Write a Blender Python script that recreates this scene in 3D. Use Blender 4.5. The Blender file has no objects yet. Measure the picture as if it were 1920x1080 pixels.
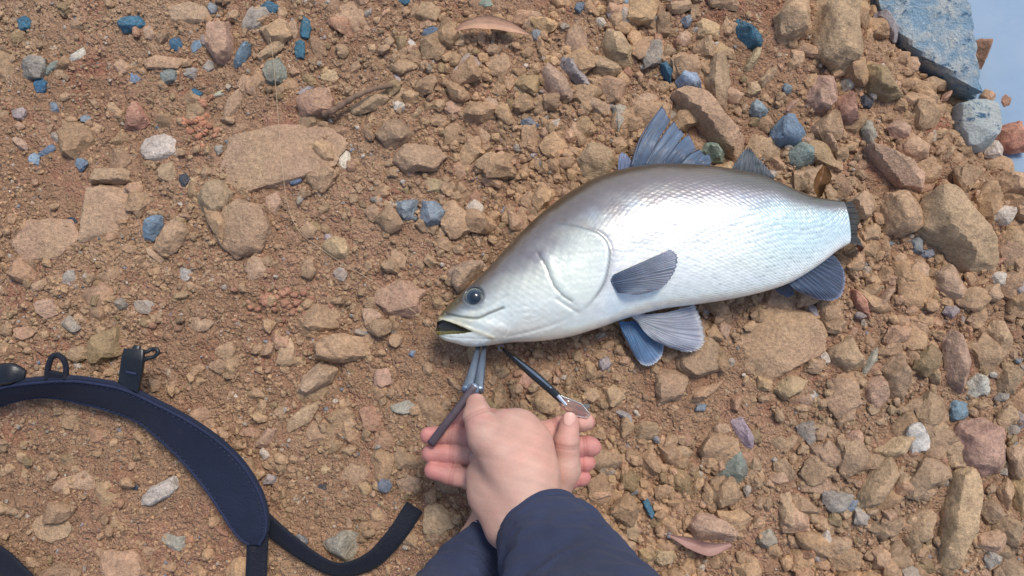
import bpy, math, random
import numpy as np
from mathutils import Vector, Matrix

rng = np.random.default_rng(11)
random.seed(11)
sc = bpy.context.scene
C = sc.collection

# ------------------------------------------------------------------ camera, sky, sun, exposure
TILT = math.radians(6)
CAM_H = 0.90
FPX = 1500.0
CAM = np.array([0.0, -CAM_H * math.tan(TILT), CAM_H])
cam_d = bpy.data.cameras.new('camera')
cam = bpy.data.objects.new('camera', cam_d)
C.objects.link(cam)
cam_d.sensor_width = 36
cam_d.lens = 36 * FPX / 1920
cam_d.clip_start = 0.02
cam_d.clip_end = 500
cam.location = CAM
cam.rotation_euler = (TILT, 0, 0)
sc.camera = cam

SUN_DIR = np.array([0.26, 0.46, 0.95]); SUN_DIR /= np.linalg.norm(SUN_DIR)
SUN_EL = math.asin(SUN_DIR[2]); SUN_ROT = math.atan2(SUN_DIR[0], SUN_DIR[1])
world = bpy.data.worlds.new('World'); sc.world = world
world.use_nodes = True
wn = world.node_tree.nodes; wl = world.node_tree.links
sky = wn.new('ShaderNodeTexSky'); sky.sky_type = 'NISHITA'
sky.sun_disc = False
sky.sun_elevation = SUN_EL; sky.sun_rotation = SUN_ROT
sky.dust_density = 2.0; sky.air_density = 1.0; sky.ozone_density = 1.0
wl.new(sky.outputs[0], wn['Background'].inputs[0])
wn['Background'].inputs[1].default_value = 0.125
sun_d = bpy.data.lights.new('sun', 'SUN')
sun_d.energy = 1.75; sun_d.angle = math.radians(16); sun_d.color = (1.0, 0.96, 0.90)
sun = bpy.data.objects.new('sun', sun_d); C.objects.link(sun)
sun.rotation_euler = Vector(SUN_DIR).to_track_quat('Z', 'Y').to_euler()
sc.view_settings.view_transform = 'Standard'
sc.view_settings.look = 'None'
sc.view_settings.gamma = 1
sc.view_settings.use_curve_mapping = False
sc.view_settings.exposure = 0.55

def P(px, py, z=0.0):
    """the point of the place at height z that the photograph shows at pixel px, py"""
    dx = (px - 960) / FPX; dy = (540 - py) / FPX
    d = np.array([dx, dy * math.cos(TILT) + math.sin(TILT), -math.cos(TILT) + dy * math.sin(TILT)])
    t = (z - CAM[2]) / d[2]
    return CAM + t * d
def pix(p):
    v = np.asarray(p, float) - CAM
    c, s = math.cos(TILT), math.sin(TILT)
    y = v[..., 1] * c + v[..., 2] * s; z = -v[..., 1] * s + v[..., 2] * c
    return np.stack([960 + FPX * v[..., 0] / -z, 540 - FPX * y / -z], -1)
MPX = CAM_H / math.cos(TILT) / FPX      # metres per pixel on the ground

# ------------------------------------------------------------------ helpers
def lin(r, g, b):
    f = lambda c: (c / 255 / 12.92) if c / 255 <= 0.04045 else ((c / 255 + 0.055) / 1.055) ** 2.4
    return np.array([f(r), f(g), f(b)])
def mesh_of(name, V, F, smooth=True, col=None, uv=None, sharp=None):
    V = np.asarray(V, np.float32); F = np.asarray(F, np.int32)
    me = bpy.data.meshes.new(name)
    n, k = F.shape
    me.vertices.add(len(V)); me.vertices.foreach_set('co', V.ravel())
    me.loops.add(n * k); me.loops.foreach_set('vertex_index', F.ravel())
    me.polygons.add(n)
    me.polygons.foreach_set('loop_start', np.arange(0, n * k, k, dtype=np.int32))
    me.update(calc_edges=True)
    me.polygons.foreach_set('use_smooth', np.full(n, smooth, dtype=bool))
    if col is not None:
        a = me.color_attributes.new('Col', 'FLOAT_COLOR', 'POINT')
        c4 = np.ones((len(V), 4), np.float32); c4[:, :3] = col
        a.data.foreach_set('color', c4.ravel())
    if uv is not None:
        l = me.uv_layers.new(name='UVMap')
        l.data.foreach_set('uv', np.asarray(uv, np.float32)[F.ravel()].ravel())
    me.validate()
    if sharp: me.set_sharp_from_angle(angle=math.radians(sharp))
    return me
def obj(name, me, mat=None, parent=None, loc=None):
    o = bpy.data.objects.new(name, me)
    C.objects.link(o)
    if mat is not None and len(me.materials) == 0: me.materials.append(mat)
    if loc is not None: o.location = loc
    if parent is not None: o.parent = parent
    return o
def tag(o, label, cat=None, group=None, kind=None):
    o['label'] = label
    if cat: o['category'] = cat
    if group: o['group'] = group
    if kind: o['kind'] = kind
    return o
def thing(name, label, cat, loc=(0, 0, 0), group=None):
    o = bpy.data.objects.new(name, None); C.objects.link(o)
    o.location = loc; o.empty_display_size = 0.02
    return tag(o, label, cat, group)
def part(name, V, F, mat, root, col=None, uv=None, smooth=True, label=None, parent=None):
    """a mesh given in world coordinates, child of a thing (or of one of its parts)"""
    V = np.asarray(V, float) - np.array(root.location)
    o = obj(name, mesh_of(name, V, F, smooth, col, uv), mat, parent or root)
    if label: o['label'] = label
    return o
def crv(pts, n):
    """Catmull-Rom through pts, n samples"""
    p = np.asarray(pts, float)
    q = np.vstack([2 * p[0] - p[1], p, 2 * p[-1] - p[-2]])
    t = np.linspace(0, len(p) - 1, n); i = np.minimum(t.astype(int), len(p) - 2); f = (t - i)[:, None]
    a, b, c, d = q[i], q[i + 1], q[i + 2], q[i + 3]
    return 0.5 * (2 * b + (c - a) * f + (2 * a - 5 * b + 4 * c - d) * f ** 2 + (3 * b - 3 * c + d - a) * f ** 3)
def grid_faces(n, m, wrap=False):
    i, j = np.meshgrid(np.arange(n - 1), np.arange(m if wrap else m - 1), indexing='ij')
    j2 = (j + 1) % m
    return np.stack([i * m + j, i * m + j2, (i + 1) * m + j2, (i + 1) * m + j], -1).reshape(-1, 4)
def rings(R, cap=True):
    """R: n rings of m points -> closed skin"""
    n, m, _ = R.shape
    V = R.reshape(-1, 3); F = grid_faces(n, m, True)
    if cap:
        V = np.vstack([V, R[0].mean(0), R[-1].mean(0)])
        j = np.arange(m); j2 = (j + 1) % m
        a = n * m; b = a + 1
        F = np.vstack([F, np.stack([np.full(m, a), j2, j, np.full(m, a)], -1),
                       np.stack([np.full(m, b), (n - 1) * m + j, (n - 1) * m + j2, np.full(m, b)], -1)])
        F3 = F
    return V, F
def quads_to_tris(F):
    a = F[:, [0, 1, 2]]; b = F[:, [0, 2, 3]]
    T = np.vstack([a, b])
    ok = (T[:, 0] != T[:, 1]) & (T[:, 1] != T[:, 2]) & (T[:, 0] != T[:, 2])
    return T[ok]
def tube(path, rad, m=8):
    p = np.asarray(path, float); n = len(p)
    r = np.broadcast_to(np.asarray(rad, float), (n,))
    t = np.gradient(p, axis=0); t /= np.linalg.norm(t, axis=1)[:, None] + 1e-12
    up = np.array([0.13, 0.21, 0.97])
    e1 = np.cross(t, up); e1 /= np.linalg.norm(e1, axis=1)[:, None] + 1e-12
    e2 = np.cross(e1, t)
    a = np.linspace(0, 2 * np.pi, m, endpoint=False)
    R = p[:, None] + r[:, None, None] * (np.cos(a)[None, :, None] * e1[:, None] + np.sin(a)[None, :, None] * e2[:, None])
    V, F = rings(R)
    return V, quads_to_tris(F)
def join(parts):
    Vs, Fs, o = [], [], 0
    for V, F in parts:
        Vs.append(V); Fs.append(np.asarray(F) + o); o += len(V)
    return np.vstack(Vs), np.vstack(Fs)
_nz = {}
def noise3(p, seed=0, waves=14):
    """cheap smooth noise: random plane waves at rising frequency, about -1..1"""
    if (seed, waves) not in _nz:
        r = np.random.default_rng(1000 + seed)
        k = r.normal(size=(waves, 3)); k /= np.linalg.norm(k, axis=1)[:, None]
        f = 2.0 * 1.32 ** np.arange(waves)
        _nz[(seed, waves)] = (k * f[:, None], r.uniform(0, 6.28, waves), 1.6 / (1.32 ** np.arange(waves)) ** 0.9 / 3)
    k, ph, am = _nz[(seed, waves)]
    return (np.sin(p @ k.T + ph) * am).sum(-1)
def seg_dist(p, poly):
    """distance of 2-D points to a polyline, and the signed side"""
    p = np.asarray(p, float); best = np.full(len(p), 1e9); side = np.zeros(len(p))
    poly = np.asarray(poly, float)
    for a, b in zip(poly[:-1], poly[1:]):
        ab = b - a; t = np.clip(((p - a) @ ab) / (ab @ ab), 0, 1)
        q = a + t[:, None] * ab; d = np.linalg.norm(p - q, axis=1)
        s = np.sign(ab[0] * (p[:, 1] - a[1]) - ab[1] * (p[:, 0] - a[0]))
        m = d < best; best[m] = d[m]; side[m] = s[m]
    return best, side
def inside(p, poly):
    p = np.asarray(p, float); poly = np.asarray(poly, float); c = np.zeros(len(p), bool)
    for a, b in zip(poly, np.roll(poly, -1, 0)):
        m = ((a[1] > p[:, 1]) != (b[1] > p[:, 1])) & (p[:, 0] < (b[0] - a[0]) * (p[:, 1] - a[1]) / (b[1] - a[1] + 1e-12) + a[0])
        c ^= m
    return c
def sstep(a, b, x):
    t = np.clip((x - a) / (b - a), 0, 1); return t * t * (3 - 2 * t)

# ------------------------------------------------------------------ materials
def material(name):
    m = bpy.data.materials.new(name); m.use_nodes = True
    nt = m.node_tree; b = nt.nodes['Principled BSDF']
    return m, nt, b
class N:
    def __init__(s, nt): s.nt = nt
    def node(s, t, **kw):
        n = s.nt.nodes.new(t)
        for k, v in kw.items(): setattr(n, k, v)
        return n
    def link(s, a, b): s.nt.links.new(a, b)
    def noise(s, vec, scale, detail=4, rough=0.6, dist=0.0):
        n = s.node('ShaderNodeTexNoise'); s.link(vec, n.inputs['Vector'])
        n.inputs['Scale'].default_value = scale; n.inputs['Detail'].default_value = detail
        n.inputs['Roughness'].default_value = rough; n.inputs['Distortion'].default_value = dist
        return n.outputs['Fac']
    def ramp(s, fac, a, b, ca=(0, 0, 0, 1), cb=(1, 1, 1, 1)):
        r = s.node('ShaderNodeValToRGB'); s.link(fac, r.inputs[0])
        e = r.color_ramp.elements; e[0].position = a; e[1].position = b; e[0].color = ca; e[1].color = cb
        return r.outputs[0]
    def mix(s, fac, a, b, mode='MIX'):
        m = s.node('ShaderNodeMix', data_type='RGBA', blend_type=mode)
        for v, i in ((fac, 0), (a, 6), (b, 7)):
            if hasattr(v, 'links'): s.link(v, m.inputs[i])
            elif i == 0: m.inputs[0].default_value = v
            else: m.inputs[i].default_value = (*v[:3], 1)
        return m.outputs[2]
    def math(s, op, a, b=0.0):
        m = s.node('ShaderNodeMath', operation=op)
        for v, i in ((a, 0), (b, 1)):
            if hasattr(v, 'links'): s.link(v, m.inputs[i])
            else: m.inputs[i].default_value = v
        return m.outputs[0]
    def bump(s, h, dist, strength=1.0, normal=None):
        b = s.node('ShaderNodeBump'); s.link(h, b.inputs['Height'])
        b.inputs['Distance'].default_value = dist; b.inputs['Strength'].default_value = strength
        if normal is not None: s.link(normal, b.inputs['Normal'])
        return b.outputs[0]

SOIL = lin(158, 121, 92)
def desat(c, k):
    c = np.asarray(c, float); l = c @ np.array([0.3, 0.59, 0.11]); return l + (c - l) * k
def grey(v): return (v, v, v, 1)
def mat_soil():
    m, nt, b = material('sandy_soil'); n = N(nt)
    co = n.node('ShaderNodeNewGeometry').outputs['Position']
    big = n.noise(co, 5, 5, 0.6); mid = n.noise(co, 38, 5, 0.65); fine = n.noise(co, 420, 3, 0.7)
    c = n.mix(n.ramp(big, 0.35, 0.65), lin(152, 117, 91), lin(174, 142, 113))
    c = n.mix(n.ramp(n.noise(co, 9, 4, 0.6, 0.5), 0.52, 0.68), c, lin(170, 130, 106))
    c = n.mix(n.ramp(mid, 0.42, 0.72), c, lin(148, 116, 91))
    c = n.mix(n.ramp(n.noise(co, 17, 4, 0.7), 0.54, 0.70), c, lin(156, 110, 88))
    c = n.mix(n.ramp(n.noise(co, 90, 3, 0.6), 0.64, 0.74), c, lin(192, 172, 146))
    sz = n.node('ShaderNodeSeparateXYZ'); n.link(co, sz.inputs[0])
    wet = n.node('ShaderNodeMapRange'); n.link(n.math('ADD', sz.outputs[2], n.math('MULTIPLY', mid, 0.012)), wet.inputs[0])
    wet.inputs[1].default_value = -0.030; wet.inputs[2].default_value = -0.046
    c = n.mix(wet.outputs[0], c, lin(92, 68, 50))          # soaked margin at the water line
    v = n.ramp(fine, 0.30, 0.72, grey(0.60), grey(1.28))
    c = n.mix(1.0, c, v, 'MULTIPLY')
    n.link(c, b.inputs['Base Color']); b.inputs['Roughness'].default_value = 0.95
    b.inputs['Specular IOR Level'].default_value = 0.2
    def crumbs_(sc_):
        wv = n.node('ShaderNodeVectorMath', operation='ADD'); n.link(co, wv.inputs[0])
        nz = n.node('ShaderNodeTexNoise'); n.link(co, nz.inputs['Vector']); nz.inputs['Scale'].default_value = sc_ * 0.8
        sm = n.node('ShaderNodeVectorMath', operation='SCALE'); n.link(nz.outputs['Color'], sm.inputs[0]); sm.inputs['Scale'].default_value = 0.8 / sc_
        n.link(sm.outputs[0], wv.inputs[1])
        vo = n.node('ShaderNodeTexVoronoi', feature='DISTANCE_TO_EDGE'); n.link(wv.outputs[0], vo.inputs['Vector']); vo.inputs['Scale'].default_value = sc_
        return n.ramp(vo.outputs[0], 0.0, 0.32)
    h = n.math('ADD', n.math('MULTIPLY', fine, 0.35), n.noise(co, 160, 4, 0.7))
    h = n.math('ADD', h, n.math('ADD', n.math('MULTIPLY', crumbs_(120), 0.75), n.math('MULTIPLY', crumbs_(260), 0.4)))
    n.link(n.bump(h, 0.0032, 0.9), b.inputs['Normal'])
    return m
def mat_stone(name, by_object=True, rough=0.85):
    m, nt, b = material(name); n = N(nt)
    geo = n.node('ShaderNodeNewGeometry')
    co = geo.outputs['Position']
    if by_object:
        oi = n.node('ShaderNodeObjectInfo'); col = oi.outputs['Color']; dust = oi.outputs['Alpha']
    else:
        at = n.node('ShaderNodeAttribute', attribute_name='Col'); col = at.outputs['Color']; dust = 0.35
    n1 = n.noise(co, 45, 6, 0.65, 0.4); n2 = n.noise(co, 260, 4, 0.7); n3 = n.noise(co, 14, 4, 0.6, 0.6)
    c = n.mix(1.0, col, n.ramp(n1, 0.30, 0.70, grey(0.66), grey(1.36)), 'MULTIPLY')
    # soil dust lying on upward faces, in patches
    sep = n.node('ShaderNodeSeparateXYZ'); n.link(geo.outputs['Normal'], sep.inputs[0])
    up = n.ramp(sep.outputs[2], 0.2, 0.95)
    f = n.math('MULTIPLY', n.ramp(n3, 0.38, 0.66), up)
    f = n.math('MULTIPLY', n.math('ADD', f, 0.35), dust)
    dustc = n.mix(n2, lin(168, 137, 105), lin(196, 164, 131))
    dustc = n.mix(n.ramp(n.noise(co, 8, 3, 0.6), 0.42, 0.66), dustc, lin(182, 147, 117))
    c = n.mix(f, c, dustc)
    n4 = n.noise(co, 620, 3, 0.65)
    c = n.mix(1.0, c, n.ramp(n2, 0.30, 0.72, grey(0.66), grey(1.26)), 'MULTIPLY')
    c = n.mix(n.math('MULTIPLY', n.ramp(n4, 0.58, 0.70), 0.45), c, lin(212, 188, 158))
    c = n.mix(n.math('MULTIPLY', n.ramp(n.noise(co, 480, 2, 0.6), 0.28, 0.40, grey(1), grey(0)), 0.5), c, lin(92, 70, 54))
    n.link(c, b.inputs['Base Color']); b.inputs['Roughness'].default_value = rough
    b.inputs['Specular IOR Level'].default_value = 0.3
    h = n.math('ADD', n.math('MULTIPLY', n2, 0.6), n.math('ADD', n.math('MULTIPLY', n1, 0.7), n.math('MULTIPLY', n.noise(co, 700, 3, 0.7), 0.25)))
    n.link(n.bump(h, 0.0042, 1.0), b.inputs['Normal'])
    return m
def mat_plain(name, rgb, rough=0.6, metal=0.0, bump=None, spec=0.5, var=0.0, sheen=0.0, alpha=1.0, trans=0.0):
    m, nt, b = material(name); n = N(nt)
    co = n.node('ShaderNodeTexCoord').outputs['Object']
    c = n.mix(1.0, rgb, n.ramp(n.noise(co, 55, 5, 0.65), 0.25, 0.75, grey(1 - var), grey(1 + var)), 'MULTIPLY')
    n.link(c, b.inputs['Base Color'])
    b.inputs['Roughness'].default_value = rough; b.inputs['Metallic'].default_value = metal
    b.inputs['Specular IOR Level'].default_value = spec
    b.inputs['Sheen Weight'].default_value = sheen
    b.inputs['Alpha'].default_value = alpha; b.inputs['Transmission Weight'].default_value = trans
    if bump: n.link(n.bump(n.noise(co, bump[0], 4, 0.65), bump[1], 1.0), b.inputs['Normal'])
    return m
def mat_vcol(name, rough=0.5, metal=0.0, spec=0.5, sss=0.0, bump=None, coat=0.0, var=0.06, alpha=None):
    m, nt, b = material(name); n = N(nt)
    at = n.node('ShaderNodeAttribute', attribute_name='Col')
    co = n.node('ShaderNodeTexCoord').outputs['Object']
    c = n.mix(1.0, at.outputs['Color'], n.ramp(n.noise(co, 70, 5, 0.65), 0.25, 0.75, grey(1 - var), grey(1 + var)), 'MULTIPLY')
    n.link(c, b.inputs['Base Color'])
    b.inputs['Roughness'].default_value = rough; b.inputs['Metallic'].default_value = metal
    b.inputs['Specular IOR Level'].default_value = spec
    b.inputs['Coat Weight'].default_value = coat; b.inputs['Coat Roughness'].default_value = 0.15
    if sss:
        b.inputs['Subsurface Weight'].default_value = sss
        b.inputs['Subsurface Radius'].default_value = (1.0, 0.35, 0.2)
        b.inputs['Subsurface Scale'].default_value = 0.004
    if bump: n.link(n.bump(n.noise(co, bump[0], 4, 0.65), bump[1], 1.0), b.inputs['Normal'])
    if alpha: b.inputs['Alpha'].default_value = alpha
    return m
M_SOIL = mat_soil()
M_STONE = mat_stone('dusty_stone')
def mat_slate():
    m, nt, b = material('bare_slate'); n = N(nt)
    co = n.node('ShaderNodeNewGeometry').outputs['Position']; oi = n.node('ShaderNodeObjectInfo')
    a = n.noise(co, 34, 8, 0.75, 0.3); c2 = n.noise(co, 60, 7, 0.75, 0.2); c3 = n.noise(co, 330, 3, 0.6)
    c = n.mix(n.ramp(a, 0.43, 0.58), oi.outputs['Color'], lin(204, 206, 198))
    c = n.mix(n.ramp(c2, 0.55, 0.62), c, lin(70, 108, 136))
    c = n.mix(n.ramp(c3, 0.62, 0.72), c, lin(216, 222, 224))
    n.link(c, b.inputs['Base Color']); b.inputs['Roughness'].default_value = 0.5
    h = n.math('ADD', n.math('ADD', a, n.math('MULTIPLY', c2, 0.6)), n.math('MULTIPLY', c3, 0.12))
    n.link(n.bump(h, 0.013, 1.0), b.inputs['Normal'])
    return m
M_SLATE = mat_slate()
M_GRAVEL = mat_stone('gravel_grain', by_object=False)

# ------------------------------------------------------------------ ground height field
def fft_field(n, beta, seed, lo=2):
    r = np.random.default_rng(seed).normal(size=(n, n))
    k = np.hypot(*np.meshgrid(np.fft.fftfreq(n) * n, np.fft.fftfreq(n) * n, indexing='ij'))
    k[0, 0] = 1; w = k ** (-beta); w[k < lo] = 0
    f = np.real(np.fft.ifft2(np.fft.fft2(r) * w)); return f / f.std()
TILE = 2.048
F1 = fft_field(1024, 1.9, 3, 3)
F2 = fft_field(1024, 1.15, 4, 60)
def samp(F, x, y):
    n = F.shape[0]; u = (x / TILE % 1) * n; v = (y / TILE % 1) * n
    i = np.floor(u).astype(int) % n; j = np.floor(v).astype(int) % n; fu = u - np.floor(u); fv = v - np.floor(v)
    i2 = (i + 1) % n; j2 = (j + 1) % n
    return F[i, j] * (1 - fu) * (1 - fv) + F[i2, j] * fu * (1 - fv) + F[i, j2] * (1 - fu) * fv + F[i2, j2] * fu * fv
SHORE = P(1893, 205)[:2]; SHN = np.array([0.80, 0.60])
WATER_Z = -0.055
def shore_d(x, y): return (x - SHORE[0]) * SHN[0] + (y - SHORE[1]) * SHN[1]
def height(x, y):
    x = np.asarray(x, float); y = np.asarray(y, float)
    r = np.hypot(x, y)
    z = 0.0035 * samp(F1, x, y) + 0.0018 * samp(F2, x, y)
    z = z + 0.06 * sstep(1.5, 9, r) * samp(F1, x * 0.09, y * 0.09)
    d = shore_d(x, y)
    return z - 0.085 * sstep(-0.10, 0.06, d) - 0.5 * sstep(0.0, 1.6, d)
def axis(lo, hi, step, far):
    c = np.arange(lo, hi, step); g = []
    s = step
    x = hi
    while x < far: g.append(x); s *= 1.22; x += s
    g.append(far); g = np.array(g)
    return np.concatenate([(lo - (g - hi) - step)[::-1], c, g])
gx = axis(-0.72, 0.72, 0.0038, 70); gy = axis(-0.48, 0.50, 0.0038, 70)
X, Y = np.meshgrid(gx, gy, indexing='ij')
V = np.stack([X, Y, height(X, Y)], -1).reshape(-1, 3)
g = obj('ground', mesh_of('ground', V, grid_faces(len(gx), len(gy))[:, ::-1]), M_SOIL)
tag(g, 'bare sandy brown soil bank littered with stones', kind='structure')

# water at the edge of the bank
def mat_water():
    m, nt, b = material('shallow_water'); n = N(nt)
    co = n.node('ShaderNodeNewGeometry').outputs['Position']
    c = n.mix(n.ramp(n.noise(co, 6, 3), 0.35, 0.7), lin(142, 172, 200), lin(164, 186, 206))
    n.link(c, b.inputs['Base Color']); b.inputs['Roughness'].default_value = 0.12
    b.inputs['IOR'].default_value = 1.33
    b.inputs['Transmission Weight'].default_value = 0.3
    n.link(n.bump(n.noise(co, 20, 3, 0.5, 0.5), 0.004, 0.4), b.inputs['Normal'])
    return m
tt = np.array([-SHN[1], SHN[0]])
wx = np.concatenate([[-0.06], np.linspace(0, 1, 20), np.linspace(1.2, 70, 12)])
wy = np.concatenate([np.linspace(-70, -1.2, 12), np.linspace(-1, 1, 30), np.linspace(1.2, 70, 12)])
A, B = np.meshgrid(wx, wy, indexing='ij')
V = np.stack([SHORE[0] + A * SHN[0] + B * tt[0], SHORE[1] + A * SHN[1] + B * tt[1], np.full(A.shape, WATER_Z)], -1).reshape(-1, 3)
w = obj('water', mesh_of('water', V, grid_faces(len(wx), len(wy))[:, ::-1]), mat_water())
tag(w, 'pale blue shallow water lapping at the stony bank', kind='structure')

# ------------------------------------------------------------------ stones
import bmesh
def ico(sub):
    bm = bmesh.new(); bmesh.ops.create_icosphere(bm, subdivisions=sub, radius=1)
    V = np.array([v.co[:] for v in bm.verts]); F = np.array([[v.index for v in f.verts] for f in bm.faces]); bm.free()
    return V / np.linalg.norm(V, axis=1)[:, None], F
ICO = {k: ico(k) for k in (1, 2, 3, 4, 5)}
def hull_order(poly):
    p = np.asarray(poly, float); c = p.mean(0)
    return p[np.argsort(np.arctan2(p[:, 1] - c[1], p[:, 0] - c[0]))]
def stone_shape(poly, h, seed, sub=4, p=13.0, rough=0.05, tops=3, tilt=(8, 34), depth=None, chips=2):
    """faceted stone whose outline on the ground is poly (metres, about 0,0) and whose top is at height h"""
    r = np.random.default_rng(seed); q = hull_order(poly); pl = []
    for a, b in zip(q, np.roll(q, -1, 0)):
        e = b - a; L = np.linalg.norm(e)
        if L < 1e-5: continue
        n2 = np.array([e[1], -e[0]]) / L; d2 = n2 @ a
        if d2 < 0.0008: d2 = 0.0008
        t = math.radians(r.uniform(*tilt))
        pl.append((n2[0] * math.cos(t), n2[1] * math.cos(t), math.sin(t), d2 * math.cos(t)))
        pl.append((n2[0] * math.cos(0.5), n2[1] * math.cos(0.5), -math.sin(0.5), d2 * math.cos(0.5) * 1.02))
    size = np.ptp(q, axis=0).mean() / 2
    for k in range(tops):
        az = r.uniform(0, 6.28); s = r.uniform(0.03, 0.62) * min(1.0, 1.8 * h / size)
        n = np.array([math.cos(az) * s, math.sin(az) * s, 1.0]); n /= np.linalg.norm(n)
        pl.append((*n, h * (r.uniform(0.82, 1.0) if k else 0.95)))
    dp = depth or max(0.5 * h, 0.006)
    pl.append((0, 0, -1, dp))
    if sub >= 3:
        A_ = np.array(pl)
        for k in range(chips):                     # broken corners: oblique planes that just cut the body
            az = r.uniform(0, 6.28); el = r.uniform(0.25, 1.25)
            n = np.array([math.cos(az) * math.cos(el), math.sin(az) * math.cos(el), math.sin(el)])
            # support of the body in that direction, estimated on its own surface
            D0 = ICO[2][0] * np.array([size, size, 0.5 * (h + dp)]); D0 /= np.linalg.norm(D0, axis=1)[:, None]
            r0 = 1 / np.maximum(1e-6, (D0 @ A_[:, :3].T / A_[:, 3]).max(1))
            sup = ((D0 * r0[:, None]) @ n).max()
            pl.append((*n, sup * r.uniform(0.80, 0.93)))
    pl = np.array(pl); S, F = ICO[sub]
    ext = np.array([np.abs(q[:, 0]).max(), np.abs(q[:, 1]).max(), 0.5 * (h + dp)])
    D = S * ext; D /= np.linalg.norm(D, axis=1)[:, None]
    g_ = np.maximum(0, D @ pl[:, :3].T / pl[:, 3])
    p = 26 + p * 1.8 if sub >= 3 else p + 6
    rad = (g_ ** p).sum(1) ** (-1 / p) * 1.01
    V = D * rad[:, None]
    nz = noise3(V / (0.55 * size) + seed * 1.7, seed % 5)
    V = V * (1 + rough * nz)[:, None]
    if sub >= 3: V = V * (1 + 0.28 * rough * noise3(V / (0.22 * size) + seed * 0.7, 7))[:, None]
    return V, F
def box_poly(w, h, diag, r, k=7):
    """irregular convex outline filling a w x h box; diag -1 / 1 shears it along a diagonal"""
    a = np.sort((np.arange(k) + r.uniform(-0.32, 0.32, k)) / k * 6.283 + r.uniform(0, 6))
    rr = r.uniform(0.74, 1.15, k)
    q = np.stack([np.cos(a) * rr, np.sin(a) * rr], -1)
    if diag:
        M = np.array([[1, 0.45 * diag], [0.45 * diag, 1]]); q = q @ M.T
    q -= (q.max(0) + q.min(0)) / 2
    return q / (q.max(0) - q.min(0)) * np.array([w, h])

COLS = {   # albedo (sRGB), plain word, dust amount
 'tan': ((172, 140, 106), 'tan', .65), 'brown': ((146, 120, 93), 'brown', .6), 'pink': ((174, 138, 114), 'pinkish', .5),
 'red': ((156, 109, 88), 'rust red', .4), 'ochre': ((180, 150, 110), 'ochre', .4), 'teal': ((50, 104, 128), 'teal blue', .06),
 'blue': ((100, 122, 142), 'blue-grey', .12), 'slate': ((112, 126, 136), 'slate grey', .18), 'dark': ((48, 62, 78), 'dark blue', .1),
 'grey': ((150, 143, 132), 'grey', .3), 'pale': ((188, 178, 164), 'pale cream', .25), 'green': ((116, 128, 118), 'grey-green', .2),
 'lilac': ((146, 137, 138), 'lilac grey', .25), 'dust': ((164, 132, 103), 'dusty', .85), 'orange': ((178, 122, 92), 'orange', .35),
 'bigslate': ((120, 152, 172), 'blue slate', .05), 'lblue': ((134, 156, 172), 'light blue', .08), 'granite': ((182, 184, 184), 'pale speckled', .1), 'olive': ((132, 112, 80), 'olive brown', .25),
}
LAND = [("the fish's open mouth", 800, 620), ("the fish's forehead", 960, 440), ("the fish's spiny dorsal fin", 1190, 250),
 ("the fish's soft dorsal fin", 1420, 270), ("the fish's tail", 1610, 420), ("the fish's anal fin", 1560, 560),
 ("the fish's pelvic fins", 1260, 680), ("the fish's belly", 1400, 570), ("the pliers handle", 790, 770),
 ("the curled fingers holding the pliers", 770, 860), ("the left thumb", 1130, 820), ("the jacket cuff", 1180, 980),
 ("the black webbing strap", 660, 1010), ("the strap's metal buckle tab", 290, 650), ("the strap's ring loop", 110, 650),
 ("the padded strap's outer edge", 430, 780), ("the padded strap's inner edge", 260, 880), ("the dry twig", 690, 190),
 ("the long dry leaf", 920, 60), ("the upper end of the fishing line", 515, 120), ("the middle of the fishing line", 560, 400),
 ("the big blue slate boulder", 1720, 140), ("the water's edge", 1890, 220), ("the large tan boulder beyond the tail", 1800, 440),
 ("the long yellowish stone", 1800, 970), ("the big rounded pink stone", 1840, 840), ("the grey-green wedge stone", 1376, 880),
 ("the curled pink leaf", 1320, 1040), ("the broad grey slab below the belly", 1470, 645), ("the flat slab with a straight crack", 200, 400),
 ("the half-buried pinkish slab", 510, 300), ("the pair of dark slate stones", 785, 400), ("the upright pink block", 410, 80),
 ("the orange clay patch", 370, 230), ("the white chalky clod", 300, 280), ("the ochre pebble under the fishing line", 630, 465),
 ("the long ochre rock behind the dorsal fin", 1330, 225), ("the bright blue-faced stone", 1400, 60), ("the scattered blue chips", 70, 110)]
STONES = []          # placed stones: x, y, radius
n_label = {}
def sizeword(m): return 'tiny' if m < 0.013 else 'small' if m < 0.024 else 'medium' if m < 0.042 else 'large' if m < 0.075 else 'very large'
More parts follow.
